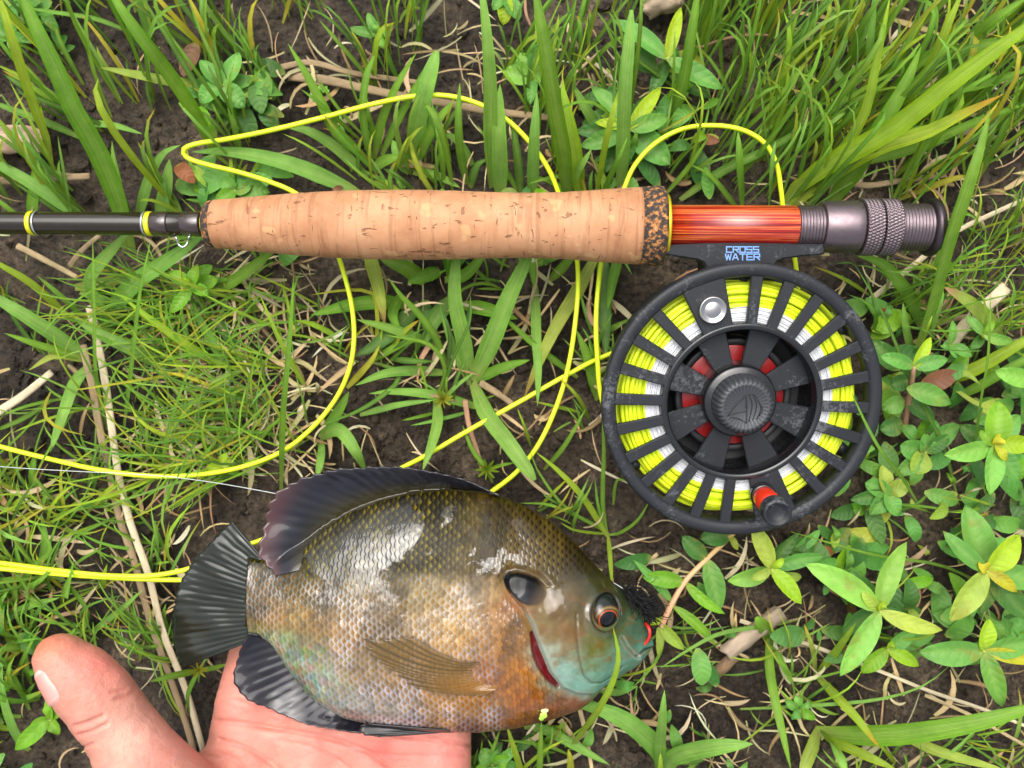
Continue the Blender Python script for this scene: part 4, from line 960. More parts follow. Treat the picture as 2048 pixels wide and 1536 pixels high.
tuft('yellow-green grass plant with seed-tipped blade above pale bark fragment', [([(104, 330), (93, 273), (77, 232), (55, 170), (33, 104), (5, 14), (-15, -40)], 22, 'y', dict(H=55)), ([(104, 330), (65, 175), (35, 150), (-10, 128)], 14, 'y'), ([(110, 335), (60, 270), (0, 185)], 9, 'g'), ([(130, 390), (105, 330), (60, 240), (18, 160)], 8, 'y')])
tuft('wide grass plant leaning away beside the yellow line bend', [([(428, 305), (415, 273), (383, 219), (355, 175), (314, 118), (273, 63), (230, 0), (205, -40)], 31, 'g', dict(H=60)), ([(425, 190), (383, 170), (328, 161), (260, 147), (197, 134)], 20, 'o', dict(H=14)), ([(430, 300), (400, 190), (345, 90), (300, 20), (280, -20)], 12, 'd'), ([(428, 300), (440, 160), (400, 60), (370, -20)], 10, 'g')])
tuft('grass blade dipping under the dark rod shaft near its yellow bands', [([(185, 455), (142, 418), (109, 396), (55, 361), (0, 331), (-60, 305)], 25, 'l', dict(H=14)), ([(63, 450), (66, 400), (71, 355), (79, 306)], 20, 'g'), ([(60, 455), (20, 420), (-30, 380)], 10, 'g')])
tuft('flat light green grass blades crossing open soil above the rod', [([(160, 275), (123, 257), (68, 235), (0, 210), (-40, 195)], 14, 'l', dict(H=8)), ([(265, 66), (191, 38), (109, 25), (16, 11)], 9, 'l', dict(H=14)), ([(150, 250), (220, 250), (285, 268)], 14, 'l', dict(H=7))])
tuft('long flat grass leaf lying along the cork above the line bend', [([(718, 388), (705, 380), (660, 360), (600, 335), (530, 315), (450, 303), (384, 304)], 29, 'l', dict(H=13, k=1.5)), ([(735, 355), (704, 323), (666, 290), (617, 262), (560, 250)], 21, 'l', dict(H=12))])
tuft('fan of nibbled grass blades rising behind the cork through the line', [([(745, 335), (707, 295), (671, 262), (649, 219), (617, 156), (576, 87)], 20, 'g', dict(H=24)), ([(745, 328), (731, 268), (727, 205), (734, 150), (748, 112)], 16, 'g', dict(H=22, blunt=True)), ([(748, 318), (762, 246), (781, 197), (803, 153), (833, 105)], 16, 'g', dict(H=22)),
      ([(764, 310), (789, 254), (822, 191), (846, 148), (862, 110)], 14, 'g', dict(H=20)), ([(748, 335), (770, 322), (800, 312)], 22, 'g', dict(H=8)), ([(745, 335), (715, 300), (692, 275)], 10, 'u')])
tuft('broad pale grass blade with a square bitten tip', [([(822, 340), (833, 260), (846, 197), (863, 137), (874, 102)], 31, 'l', dict(H=24, blunt=True)), ([(830, 332), (852, 282), (876, 241), (908, 200)], 20, 'g', dict(H=20)), ([(820, 345), (800, 315), (785, 280)], 26, 'l', dict(H=7)), ([(826, 345), (870, 350), (920, 375)], 16, 'l', dict(H=6))])
tuft('single narrow upright grass blade behind the cork middle', [([(933, 368), (920, 295), (917, 224), (920, 165)], 16, 'g', dict(H=26)), ([(945, 330), (912, 279), (874, 265)], 16, 'l', dict(H=8)), ([(940, 375), (955, 330), (975, 318)], 15, 'd')])
tuft('very long pale grass blade running straight away behind the cork', [([(985, 375), (980, 273), (980, 164), (972, 55), (965, -5), (958, -60)], 26, 'l', dict(H=50)), ([(1001, 400), (998, 273), (1000, 168)], 30, 'l', dict(H=26)), ([(1042, 395), (1037, 328), (1031, 282), (1023, 232)], 17, 'd', dict(H=18)), ([(1040, 390), (1000, 320), (955, 250)], 10, 'g', dict(H=16))])
tuft('tallest broad double grass blade rising from behind the cork', [([(1138, 410), (1127, 301), (1113, 227), (1099, 137), (1086, 63), (1073, -5), (1066, -50)], 34, 'g', dict(H=66)), ([(1160, 410), (1149, 301), (1135, 232), (1123, 162)], 29, 'y', dict(H=34)), ([(1064, 400), (1068, 287), (1074, 183)], 22, 'l', dict(H=28)), ([(1120, 400), (1151, 350), (1183, 298)], 16, 'l', dict(H=20)), ([(1180, 420), (1150, 300), (1124, 150), (1128, 128)], 8, 'u', dict(H=30))])
tuft('torn pale grass blade beside the loop of yellow line', [([(1241, 395), (1246, 273), (1251, 164), (1258, 82), (1263, 20)], 25, 'l', dict(H=44, blunt=True)), ([(1190, 400), (1209, 292), (1225, 227), (1240, 172)], 15, 'y', dict(H=34)), ([(1210, 290), (1195, 254), (1173, 219), (1145, 167)], 20, 'l', dict(H=14)), ([(1200, 400), (1235, 320), (1255, 275)], 11, 'g', dict(H=26)), ([(1260, 330), (1268, 290), (1273, 262)], 16, 'g', dict(H=16))])
tuft('upright grass blade behind the spotted broad leaves', [([(1340, 265), (1351, 219), (1370, 150), (1381, 82), (1394, -5), (1400, -50)], 22, 'g', dict(H=40)), ([(1384, 200), (1315, 150), (1255, 101), (1210, 44)], 8, 'd', dict(H=20)), ([(1335, 260), (1345, 180), (1350, 60)], 7, 'g', dict(H=30))])
tuft('narrow grass blade standing behind the striped wood seat', [([(1484, 430), (1478, 332), (1476, 262)], 23, 'g', dict(H=24)), ([(1535, 430), (1545, 312), (1552, 280)], 15, 'l', dict(H=24)), ([(1480, 425), (1420, 350), (1382, 330)], 10, 'g'), ([(1360, 400), (1440, 345), (1560, 285), (1640, 230)], 17, 'd', dict(H=20)), ([(1330, 390), (1380, 330), (1420, 270)], 9, 'g')])
tuft('huge yellow-green grass blade sweeping over the litter behind the reel seat', [([(1562, 425), (1600, 368), (1673, 320), (1791, 254), (1888, 176), (2048, 59), (2130, 0)], 38, 'y', dict(H=72, k=1.0)), ([(1570, 420), (1660, 350), (1752, 297), (1849, 266), (1927, 227), (2008, 188)], 30, 'y', dict(H=40, tip=OR)), ([(1650, 430), (1666, 398), (1712, 336), (1763, 250), (1810, 168), (1843, 92)], 34, 'g', dict(H=42)), ([(1600, 420), (1681, 309), (1732, 219), (1752, 129), (1781, -10)], 19, 'y', dict(H=50)), ([(1700, 330), (1820, 300), (1960, 240), (2070, 200)], 18, 'g', dict(H=26))])
tuft('broad grass blades bending over at the upper corner', [([(1760, 160), (1810, 129), (1908, 105), (2048, 74), (2100, 60)], 26, 'g', dict(H=40)), ([(1790, 240), (1850, 190), (1960, 170), (2080, 130)], 20, 'g', dict(H=30)), ([(1690, 150), (1720, 60), (1770, -20)], 14, 'g', dict(H=34)), ([(1740, 100), (1690, 60), (1640, -10)], 18, 'l', dict(H=20)), ([(1750, 225), (1690, 170), (1650, 105)], 20, 'l', dict(H=12)), ([(1770, 190), (1740, 120), (1752, -10)], 16, 'l', dict(H=30)), ([(1860, 170), (1960, 60), (2060, -10)], 22, 'g', dict(H=44)), ([(1750, 250), (1850, 150), (1900, 40), (1930, -30)], 20, 'y', dict(H=50))])
tuft('tall grass blade crossing the soil beside the butt cap', [([(1824, 722), (1856, 632), (1873, 571), (1897, 480), (1935, 371), (1959, 297), (1980, 222)], 38, 'g', dict(H=62)), ([(1855, 690), (1873, 622), (1886, 572)], 22, 'l', dict(H=22)), ([(1846, 660), (1822, 600), (1790, 555), (1763, 527), (1708, 508)], 25, 'g', dict(H=16)), ([(1828, 720), (1812, 660), (1806, 605)], 15, 'l', dict(H=16)), ([(1832, 722), (1850, 670), (1865, 630)], 11, 'y', dict(H=30))])
tuft('pale pink-edged grass leaf beside the dry husk', [([(2002, 692), (1990, 662), (1971, 636), (1934, 602), (1888, 574)], 30, 'o', dict(H=22, tip=(200, 140, 120))), ([(1868, 768), (1951, 737), (2048, 683), (2100, 660)], 25, 'y', dict(H=18)), ([(1900, 800), (1960, 770), (2048, 720), (2100, 700)], 20, 'g', dict(H=16)), ([(1880, 755), (1940, 800), (1985, 820)], 13, 'o', dict(H=14)), ([(1870, 758), (1930, 748), (1960, 768)], 16, 'o', dict(H=12))])
tuft('folded grass plant growing beside the bleached stems under the rod', [([(218, 660), (192, 600), (182, 556), (208, 519), (247, 476), (262, 455)], 30, 'l', dict(H=22)), ([(221, 655), (228, 616), (277, 561), (325, 529), (390, 483), (415, 465)], 33, 'l', dict(H=22)), ([(216, 660), (210, 625), (190, 585)], 16, 'g', dict(H=12)), ([(230, 650), (270, 628), (312, 620)], 14, 'g', dict(H=7)), ([(150, 575), (200, 568), (285, 545)], 22, 'o', dict(H=6)), ([(160, 585), (210, 600), (260, 622)], 15, 'l', dict(H=6))])
tuft('wide light blades spreading over the bare cracked soil', [([(182, 724), (124, 678), (65, 639), (0, 600), (-50, 572)], 30, 'l', dict(H=20)), ([(184, 728), (153, 763), (130, 821), (100, 905)], 25, 'l', dict(H=14)), ([(178, 720), (81, 691), (8, 666)], 14, 'g', dict(H=14)), ([(150, 645), (65, 568), (0, 529), (-40, 505)], 15, 'y', dict(H=24)), ([(340, 740), (260, 695), (195, 665), (145, 634)], 27, 'l', dict(H=12, k=1.6)), ([(180, 722), (110, 712), (58, 740)], 13, 'o', dict(H=10)), ([(175, 640), (120, 590), (75, 552)], 12, 'g', dict(H=14))])
tuft('grass blade leaning onto the cork end ring', [([(410, 572), (456, 568), (504, 535), (540, 506), (560, 480)], 22, 'g', dict(H=18)), ([(456, 735), (407, 711), (342, 668), (277, 620), (240, 590)], 15, 'y', dict(H=18)), ([(460, 740), (400, 640), (385, 600)], 18, 'l', dict(H=8)), ([(500, 745), (440, 650), (395, 610)], 20, 'k', dict(H=6)), ([(340, 690), (325, 650), (310, 620)], 15, 'l', dict(H=6)), ([(395, 770), (378, 690), (360, 610)], 15, 'l', dict(H=7)), ([(620, 790), (560, 680), (520, 590)], 10, 'y', dict(H=20)), ([(330, 600), (420, 565), (470, 555)], 18, 'g', dict(H=8))])
tuft('star of broad grass blades growing from one crown in open soil', [([(945, 762), (984, 682), (1017, 598), (1052, 523), (1075, 470)], 36, 'l', dict(H=26)), ([(943, 760), (926, 679), (909, 598), (912, 520), (920, 470)], 29, 'l', dict(H=24)), ([(946, 764), (974, 826), (1017, 884), (1056, 939), (1070, 960)], 32, 'l', dict(H=22, blunt=True)), ([(948, 762), (1007, 734), (1060, 720)], 19, 'g', dict(H=12)), ([(938, 765), (905, 690), (880, 610)], 15, 'l', dict(H=8)), ([(940, 770), (928, 720), (942, 600)], 18, 'k', dict(H=8))])
tuft('many-leaved grass plant under the middle of the cork', [([(893, 730), (870, 673), (834, 624), (802, 591), (775, 553)], 13, 'g', dict(H=20)), ([(880, 700), (828, 673), (779, 656), (713, 639)], 19, 'l', dict(H=12)), ([(820, 611), (763, 604), (698, 611), (622, 630)], 27, 'g', dict(H=10)), ([(840, 608), (763, 682), (710, 713)], 30, 'k', dict(H=8)), ([(733, 490), (756, 572), (770, 645)], 25, 'o', dict(H=14, tip=BRN)), ([(850, 565), (812, 536), (760, 518)], 30, 'g', dict(H=9)), ([(890, 746), (828, 741), (769, 747), (710, 771)], 19, 'l', dict(H=10)), ([(960, 815), (870, 790), (795, 783), (738, 787)], 18, 'l', dict(H=9)),
      ([(905, 596), (870, 640), (850, 690)], 32, 'b', dict(H=8)), ([(850, 600), (853, 640), (864, 690)], 25, 'k', dict(H=6)), ([(925, 610), (974, 620), (1035, 638)], 28, 'g', dict(H=9)), ([(880, 540), (850, 553), (815, 565)], 26, 'g', dict(H=10)), ([(890, 560), (930, 550), (975, 500)], 22, 'g', dict(H=9)), ([(800, 590), (785, 630), (800, 660)], 20, 'g', dict(H=9)), ([(895, 735), (900, 670), (880, 610)], 9, 'k', dict(H=16)), ([(880, 800), (905, 720), (940, 640), (940, 585)], 7, 'd', dict(H=26))])
tuft('curling grass leaves reaching the dorsal fin', [([(640, 876), (675, 858), (701, 884), (733, 945)], 26, 'l', dict(H=16, k=1.7)), ([(642, 878), (644, 907), (634, 958)], 20, 'l', dict(H=10)), ([(642, 876), (675, 826), (698, 783)], 21, 'g', dict(H=8)), ([(872, 798), (876, 835), (870, 868), (845, 942)], 20, 'l', dict(H=18)), ([(694, 776), (743, 721), (760, 690)], 12, 'u', dict(H=10)), ([(745, 720), (800, 690), (840, 678)], 14, 'g', dict(H=12)), ([(745, 724), (800, 745), (790, 770), (720, 820), (640, 850)], 9, 'd', dict(H=14)), ([(720, 830), (795, 810), (870, 800)], 12, 'l', dict(H=9)), ([(870, 800), (890, 740), (860, 690), (770, 670)], 8, 'g', dict(H=18)), ([(740, 640), (752, 700), (748, 590), (700, 580), (620, 590)], 8, 'u', dict(H=12))])
tuft('downward hanging grass leaf with browned base beside the reel', [([(1070, 570), (1072, 663), (1076, 744), (1075, 812)], 19, 'l', dict(H=14)), ([(1195, 505), (1186, 523), (1153, 585), (1121, 637), (1088, 702), (1048, 795)], 25, 'o', dict(H=12, tip=BRN)), ([(1155, 755), (1072, 692), (1020, 646), (980, 610)], 12, 'g', dict(H=14)), ([(1204, 500), (1209, 614), (1212, 720)], 27, 'k', dict(H=8)), ([(1196, 800), (1173, 712), (1153, 660)], 20, 'g', dict(H=10)), ([(1060, 500), (1066, 550), (1068, 575)], 16, 'g', dict(H=10)), ([(1100, 560), (1130, 530), (1160, 490)], 18, 'g', dict(H=10)), ([(1240, 500), (1225, 560), (1215, 620)], 20, 'g', dict(H=8))])
tuft('slender sedge plant growing between the fish and the reel', [([(1214, 1072), (1166, 995), (1121, 946), (1072, 904)], 12, 'y', dict(H=18)), ([(1213, 1066), (1127, 1010), (1075, 940), (1060, 900)], 6, 'g', dict(H=14)), ([(1216, 1072), (1220, 1120), (1224, 1172)], 10, 'y', dict(H=10)), ([(1216, 1070), (1240, 1065), (1275, 1040), (1300, 1000)], 7, 'g', dict(H=12)), ([(1214, 1068), (1150, 1060), (1120, 1045)], 6, 'y', dict(H=10)), ([(1214, 1066), (1205, 1010), (1207, 900), (1204, 820)], 9, 'g', dict(H=14)), ([(1212, 1066), (1196, 1010), (1190, 960)], 6, 'g', dict(H=8)), ([(1218, 1068), (1170, 1040), (1100, 1010), (1040, 1006)], 7, 'g', dict(H=9)), ([(1226, 1010), (1235, 960), (1262, 965)], 6, 'g', dict(H=9)), ([(1088, 939), (1127, 894), (1172, 817)], 9, 'g', dict(H=14)), ([(1062, 893), (1048, 850), (1035, 818)], 6, 'y', dict(H=12))])
tuft('young shoot with two big folded leaves below the fish chin', [([(1322, 1550), (1317, 1502), (1287, 1469), (1239, 1434), (1191, 1416), (1146, 1410)], 36, 'l', dict(H=34, k=1.4)), ([(1322, 1555), (1340, 1518), (1384, 1500), (1449, 1490), (1506, 1488)], 40, 'l', dict(H=30)), ([(1320, 1550), (1320, 1490), (1324, 1444), (1329, 1380)], 20, 'l', dict(H=44)), ([(1320, 1600), (1321, 1560), (1321, 1505)], 13, 'y', dict(H=24))])
tuft('slim grass blade curving over the fish chin', [([(1140, 1500, 2), (1160, 1468, 24), (1191, 1427, 46), (1223, 1369, 58), (1237, 1314, 63), (1226, 1254, 64)], 13, 'y', dict()), ([(1048, 1452), (1094, 1460), (1158, 1495), (1220, 1530)], 20, 'l', dict(H=14)), ([(1185, 1372), (1233, 1384), (1275, 1372)], 15, 'l', dict(H=10)), ([(1170, 1400), (1200, 1412), (1240, 1418)], 13, 'l', dict(H=6))])
tuft('bright narrow grass clump beside the fingers', [([(1050, 1570), (1036, 1520), (1014, 1452)], 13, 'y', dict(H=20)), ([(1078, 1580), (1080, 1520), (1083, 1440)], 12, 'g', dict(H=22)), ([(960, 1560), (985, 1500), (1000, 1460)], 9, 'g', dict(H=14)), ([(1020, 1560), (1090, 1500), (1130, 1480)], 8, 'y', dict(H=16)), ([(1030, 1580), (1000, 1520), (975, 1478)], 10, 'l', dict(H=10)), ([(1140, 1560), (1140, 1520), (1136, 1498)], 14, 'u', dict(H=10)), ([(1060, 1545), (1100, 1490), (1105, 1450)], 6, 'g', dict(H=18)), ([(1140, 1510), (1090, 1490), (1000, 1480)], 8, 'g', dict(H=9))])
tuft('long flat grass leaf stretching over bare soil from a brown node', [([(1634, 1462), (1690, 1468), (1794, 1467), (1934, 1447), (2048, 1419), (2110, 1400)], 42, 'g', dict(H=36, tip=None)), ([(1640, 1462), (1661, 1478), (1724, 1506), (1794, 1540)], 23, 'y', dict(H=24)), ([(1640, 1466), (1665, 1490), (1695, 1550)], 26, 'l', dict(H=18)), ([(1634, 1460), (1628, 1480), (1610, 1530), (1605, 1570)], 29, 'o', dict(H=14, tip=BRN)), ([(1800, 1470), (1867, 1499), (1934, 1520), (2010, 1540)], 19, 'o', dict(H=16))])
tuft('yellow-tipped grass plant beside the pale straw', [([(1634, 1352), (1675, 1394), (1717, 1440), (1758, 1495)], 18, 'y', dict(H=20, tip=OR)), ([(1634, 1348), (1668, 1307), (1712, 1246)], 15, 'y', dict(H=20)), ([(1630, 1350), (1625, 1300), (1608, 1248)], 11, 'o', dict(H=14, tip=OR)), ([(1632, 1350), (1604, 1385), (1610, 1440)], 5, 'g', dict(H=9))])
tuft('jointed grass shoot hanging beside the splintered wood', [([(1537, 1262), (1537, 1300), (1539, 1349), (1557, 1436), (1582, 1540)], 21, 'g', dict(H=24)), ([(1545, 1280), (1564, 1328), (1583, 1368)], 14, 'g', dict(H=10)), ([(1540, 1280), (1530, 1258), (1512, 1234)], 22, 'g', dict(H=14, blunt=True)), ([(1543, 1285), (1560, 1270), (1570, 1255)], 10, 'l', dict(H=8))])
tuft('looping grass blades among leaves beside the thumb', [([(160, 1275), (176, 1225), (140, 1175), (132, 1200), (148, 1119)], 14, 'g', dict(H=16)), ([(70, 1300), (30, 1296), (-10, 1300)], 14, 'g', dict(H=10)), ([(60, 1500), (43, 1487), (17, 1431), (2, 1367), (5, 1330)], 16, 'l', dict(H=14)), ([(179, 1268), (239, 1222), (286, 1179)], 12, 'l', dict(H=10)), ([(30, 1200), (60, 1140), (100, 1100), (70, 1040)], 12, 'g', dict(H=12)), ([(0, 1250), (50, 1215), (120, 1195)], 14, 'l', dict(H=8)), ([(70, 1000), (66, 940), (72, 900)], 16, 'g', dict(H=10)), ([(78, 1140), (90, 1090), (84, 1030)], 14, 'l', dict(H=8)), ([(20, 1290), (0, 1225), (-20, 1180)], 12, 'y', dict(H=12)), ([(60, 1420), (20, 1340), (-20, 1290)], 12, 'g', dict(H=12))])
tuft('small sedge with starry yellow head beside the tail fin', [([(397, 1341, 10), (350, 1350, 18), (299, 1363, 20)], 13, 'g', dict()), ([(397, 1341, 10), (430, 1335, 16), (456, 1328, 16)], 10, 'g', dict()), ([(397, 1341, 10), (376, 1390, 14), (380, 1430, 8)], 9, 'g', dict())] + [([(397, 1341, 14), (397 + 20 * math.cos(a), 1341 + 20 * math.sin(a), 24)], 5, 'u', dict()) for a in np.linspace(0, 6, 9)], 'sedge', 'sedge_plant', None)
tuft('small starry sedge head near the tip of the dorsal fin', [([(974, 939, 4), (974 + 26 * math.cos(a), 939 + 22 * math.sin(a), 14)], 6, 'y', dict()) for a in np.linspace(0.2, 6, 9)] + [([(985, 965, 0), (974, 939, 5), (945, 900, 8), (925, 850, 10)], 9, 'g', dict()), ([(974, 939, 4), (1005, 930, 9), (1030, 925, 9)], 7, 'g', dict())], 'sedge', 'sedge_plant', None)
tuft('small starry sedge head at the crown of the broad grass star', [([(886, 800, 6), (886 + 22 * math.cos(a), 797 + 20 * math.sin(a), 15)], 5, 'u', dict()) for a in np.linspace(0.1, 6, 10)] + [([(886, 800, 5), (915, 770, 9), (948, 745, 9)], 8, 'l', dict())], 'sedge', 'sedge_plant', None)
# long thin single blades
for lab, b in [('thin wiry blade crossing the face of the reel rim', ([(1838, 1010, 3), (1800, 950, 24), (1765, 907, 42), (1731, 846, 46), (1700, 778, 48)], 7, 'g', dict(roll=0.0))),
               ('long thin blade running from the locking rings down past the reel', ([(1918, 1010), (1890, 900), (1856, 829), (1815, 744), (1765, 626), (1700, 512)], 7, 'd', dict(H=30))),
               ('upright thin blade among the broad leaves', ([(1944, 960), (1958, 818), (1975, 717), (1982, 582)], 9, 'g', dict(H=46))),
               ('thin blade standing against the bleached stems', ([(214, 860), (192, 747), (189, 633), (185, 468)], 7, 'g', dict(H=30))),
               ('tall dark wiry blade near the hook keeper', ([(247, 865), (267, 698), (280, 584), (303, 474)], 8, 'g', dict(H=34))),
               ('tall wiry blade rising from beside the dorsal fin', ([(562, 985), (566, 828), (579, 682), (587, 552)], 11, 'g', dict(H=46))),
               ('thin wiry blade arching over the open soil', ([(318, 960), (340, 850), (374, 750), (398, 712)], 7, 'g', dict(H=24))),
               ('pale thin blade pointing at the fish mouth', ([(1600, 1238), (1540, 1250), (1442, 1266), (1384, 1295), (1321, 1336)], 9, 'l', dict(H=22))),
               ('thin blade bowed across soil under the straw', ([(1480, 1418), (1600, 1412), (1760, 1398), (1850, 1370), (1900, 1330)], 7, 'l', dict(H=12))),
               ('thin blade slanting past the pinkish stem', ([(1330, 1270), (1318, 1310), (1290, 1350), (1268, 1372)], 7, 'g', dict(H=10))),
               ('long thin blade lying from the winding handle into the leaves', ([(1990, 1180), (1880, 1130), (1760, 1112), (1640, 1080), (1575, 1062)], 6, 'g', dict(H=20)))]:
    t = thing('thin_grass_blade', lab, 'sedge', tuple(P(b[0][0][0], b[0][0][1], 0)), 'long thin grass blades')  # a single grass blade; only its category says sedge
    blade(t, b[0], b[1], b[2], **b[3])

# broad-leaved seedlings
def leaf(parent, c, cz, tipxy, w, cls, seed, rise=5, tip_z=None, mat=None, bend=0.0):
    r_ = random.Random(seed); n = 9; t = np.linspace(0, 1, n)
    a = np.array(c, float); b = np.array(tipxy, float); nn = np.array([-(b - a)[1], (b - a)[0]])
    L = np.linalg.norm(b - a) * 0.16
    xy = a + (b - a) * t[:, None] + nn * (bend + r_.uniform(-.06, .06)) * np.sin(np.pi * t)[:, None]
    tz = cz - r_.uniform(-0.02, 0.22) * L if tip_z is None else tip_z
    z = cz + (tz - cz) * t ** 1.5 + rise * np.sin(np.pi * t * 0.85) * 0.5
    q = np.array([P(x_, y_, max(z_, 1.5) / 1000) for (x_, y_), z_ in zip(xy, z)])
    pr = np.sin(np.pi * np.clip(t * 0.97 + 0.015, 0, 1) ** 0.88) ** 0.72; pr[0] = max(pr[0], 0.12); pr[-1] = 0.03
    V, F, c_, st = ribbon(q, w * TANW / 2048 * (CAM_Z - q[:, 2]), cls, r_.uniform(-.3, .3), 0.26, pr, seed=seed, across=5, jit=0.12)
    # paler midrib
    cc = c_.reshape(n, 5, 3); cc[:, 2] = cc[:, 2] * 0.86 + lin((178, 200, 120)) * 0.14
    st = np.stack(np.broadcast_arrays(np.linspace(-1, 1, 5)[None, :], t[:, None] * 4), -1).reshape(-1, 2)
    V = V.reshape(n, 5, 3); V[:, 1:4:2, 2] += 0.0005 * (w / 30) * np.sin(np.linspace(0, 9, n))[:, None] * 0.6
    V[:, 2, 2] -= 0.00045 * (w / 30)
    return mesh('leaf', V.reshape(-1, 3), F, mat or BROAD, parent, col=cc.reshape(-1, 3), uv=st)
_sd = [1000]
M_STEM = mat_vcol('green_stem', 0.5)
def plant(label, c, cz, leaves, root=None, stemc='o', group='broad-leaved seedlings', name='broadleaf_plant', sw=0.0011):
    root = root or (c[0] + random.uniform(-14, 14), c[1] + random.uniform(-4, 22))
    t = thing(name, label, 'plant', tuple(P(root[0], root[1], 0)), group)
    q = spline([P(root[0], root[1], -0.002), P((root[0] * 0.4 + c[0] * .6), root[1] * 0.4 + c[1] * .6, cz / 2000), P(c[0], c[1], cz / 1000)], 10)
    mesh('stem', *tube(q, np.linspace(sw, sw * 0.75, 10), 7), M_STEM, t, col=lin(GC[stemc]))
    for L in leaves:
        _sd[0] += 1; kw = L[4] if len(L) > 4 else {}
        leaf(t, kw.pop('at', c), kw.pop('z', cz), L[:2], L[2], L[3], _sd[0], **kw)
    return t
plant('spotted broad-leaved plant behind the grass near the line loop', (1335, 118), 16, [(1228, 40, 40, 'b'), (1246, 92, 42, 'k', dict(at=(1315, 142), z=10)), (1446, 178, 42, 'b'), (1362, 14, 27, 'y'), (1420, 195, 30, 'k', dict(at=(1340, 150), z=8)), (1300, 190, 30, 'k', dict(z=8))])
plant('dense broad-leaved plant pressed against the cork by the line loop', (1258, 258), 14, [(1182, 172, 36, 'b'), (1322, 174, 30, 'y'), (1160, 292, 38, 'b'), (1338, 232, 36, 'b'), (1150, 262, 36, 'k', dict(z=8)), (1340, 330, 56, 'b', dict(z=10)), (1190, 245, 24, 'y'), (1250, 330, 40, 'k', dict(z=9)), (1300, 190, 26, 'k', dict(z=7)), (1210, 345, 44, 'k', dict(z=6))])
plant('round-leaved pale seedling on bare soil behind the tallest blade', (1068, 150), 8, [(1008, 146, 46, 'l'), (1036, 105, 40, 'l'), (1082, 85, 34, 'b'), (1100, 150, 36, 'l'), (1060, 210, 22, 'b')])
plant('leafy plant hanging at the top edge beside the long pale blade', (1010, -10), 14, [(1006, 50, 32, 'y'), (1040, 40, 36, 'b'), (985, 20, 24, 'b')])
plant('bluish-green leafy plant at the upper corner behind the blades', (20, 70), 12, [(25, 10, 44, 'b'), (52, 90, 26, 'b'), (95, 85, 30, 'b'), (-20, 60, 40, 'b'), (40, 110, 26, 'b')])
plant('leafy seedling cupping a water drop near the line bend', (440, 170), 12, [(478, 104, 36, 'b'), (400, 120, 32, 'b'), (490, 215, 44, 'b'), (400, 205, 40, 'b'), (380, 180, 38, 'k', dict(z=8)), (450, 235, 34, 'k', dict(z=6)), (510, 160, 34, 'b', dict(z=8))])
plant('small reddish-stemmed seedling on soil beyond the line loop', (756, 68), 10, [(700, 55, 22, 'b'), (752, 42, 14, 'l'), (782, 62, 20, 'b'), (735, 25, 20, 'b'), (770, 100, 16, 'l')], stemc='r')
plant('tiny two-leaved seedling on bare soil beyond the line', (646, 176), 6, [(636, 172, 12, 'l'), (658, 180, 14, 'l'), (650, 186, 10, 'l')])
plant('bright green seedling in the gap below the cork end ring', (382, 572), 16, [(332, 545, 28, 'g'), (394, 528, 26, 'g'), (338, 626, 27, 'g'), (418, 590, 25, 'g'), (435, 555, 34, 'g', dict(z=10)), (360, 560, 20, 'y'), (425, 530, 30, 'g', dict(z=8))])
plant('leafy plant tucked under the cork beside the rod bands', (470, 380), 9, [(440, 360, 32, 'b'), (500, 365, 34, 'b'), (540, 385, 40, 'b'), (430, 400, 30, 'g'), (520, 350, 30, 'k')])
plant('yellowish seedling with a whorl of leaves under the winding handle', (1543, 1138), 22, [(1503, 1046, 36, 'o'), (1603, 1208, 35, 'y'), (1455, 1162, 36, 'l', dict(z=15)), (1648, 1112, 30, 'b', dict(z=15)), (1569, 1117, 17, 'y'), (1500, 1158, 20, 'o'), (1600, 1065, 26, 'k', dict(z=9)), (1575, 1080, 26, 'k', dict(z=7)), (1640, 1060, 24, 'b', dict(z=8, at=(1590, 1100)))])
plant('largest four-leaved seedling with chewed blue-green leaves', (1760, 1222), 30, [(1610, 1128, 50, 'l'), (1813, 1084, 42, 'l'), (1680, 1352, 48, 'l'), (1885, 1260, 34, 'o'), (1724, 1180, 24, 'o'), (1772, 1205, 20, 'y'), (1686, 1265, 44, 'k', dict(z=16)), (1830, 1255, 34, 'k', dict(z=14)), (1700, 1140, 34, 'k', dict(z=12))])
plant('small bitten seedling under the largest four-leaved one', (1776, 1298), 14, [(1722, 1346, 34, 'g'), (1838, 1332, 28, 'y'), (1832, 1258, 32, 'b'), (1790, 1285, 18, 'y'), (1870, 1270, 30, 'b', dict(z=8))])
plant('yellow-hearted seedling with a broad twisted leaf', (1975, 1143), 34, [(2040, 1070, 54, 'y'), (1900, 1243, 52, 'o'), (2034, 1184, 26, 'u'), (1886, 1062, 36, 'b'), (1930, 1010, 62, 'b', dict(z=22)), (2090, 1160, 50, 'b', dict(z=22)), (1960, 1125, 26, 'u'), (1960, 1230, 46, 'k', dict(z=16)), (2060, 1240, 50, 'k', dict(z=16))])
plant('seedling with a long drooping leaf over the pale straw', (1968, 1302), 28, [(1838, 1304, 52, 'b'), (1980, 1238, 38, 'y'), (2004, 1414, 40, 'b'), (2075, 1282, 44, 'b'), (2070, 1326, 28, 'u'), (1940, 1330, 24, 'b', dict(z=16))])
plant('seedling with a yellow whorl and rounded leaves at the frame side', (1991, 890), 36, [(1888, 910, 40, 'l'), (1998, 802, 52, 'g'), (1980, 990, 48, 'l'), (2075, 893, 38, 'y'), (2014, 922, 22, 'u'), (2004, 870, 24, 'u'), (1960, 860, 24, 'g'), (2040, 960, 44, 'b', dict(z=20)), (2040, 830, 44, 'b', dict(z=18)), (1920, 850, 40, 'k', dict(z=14))])
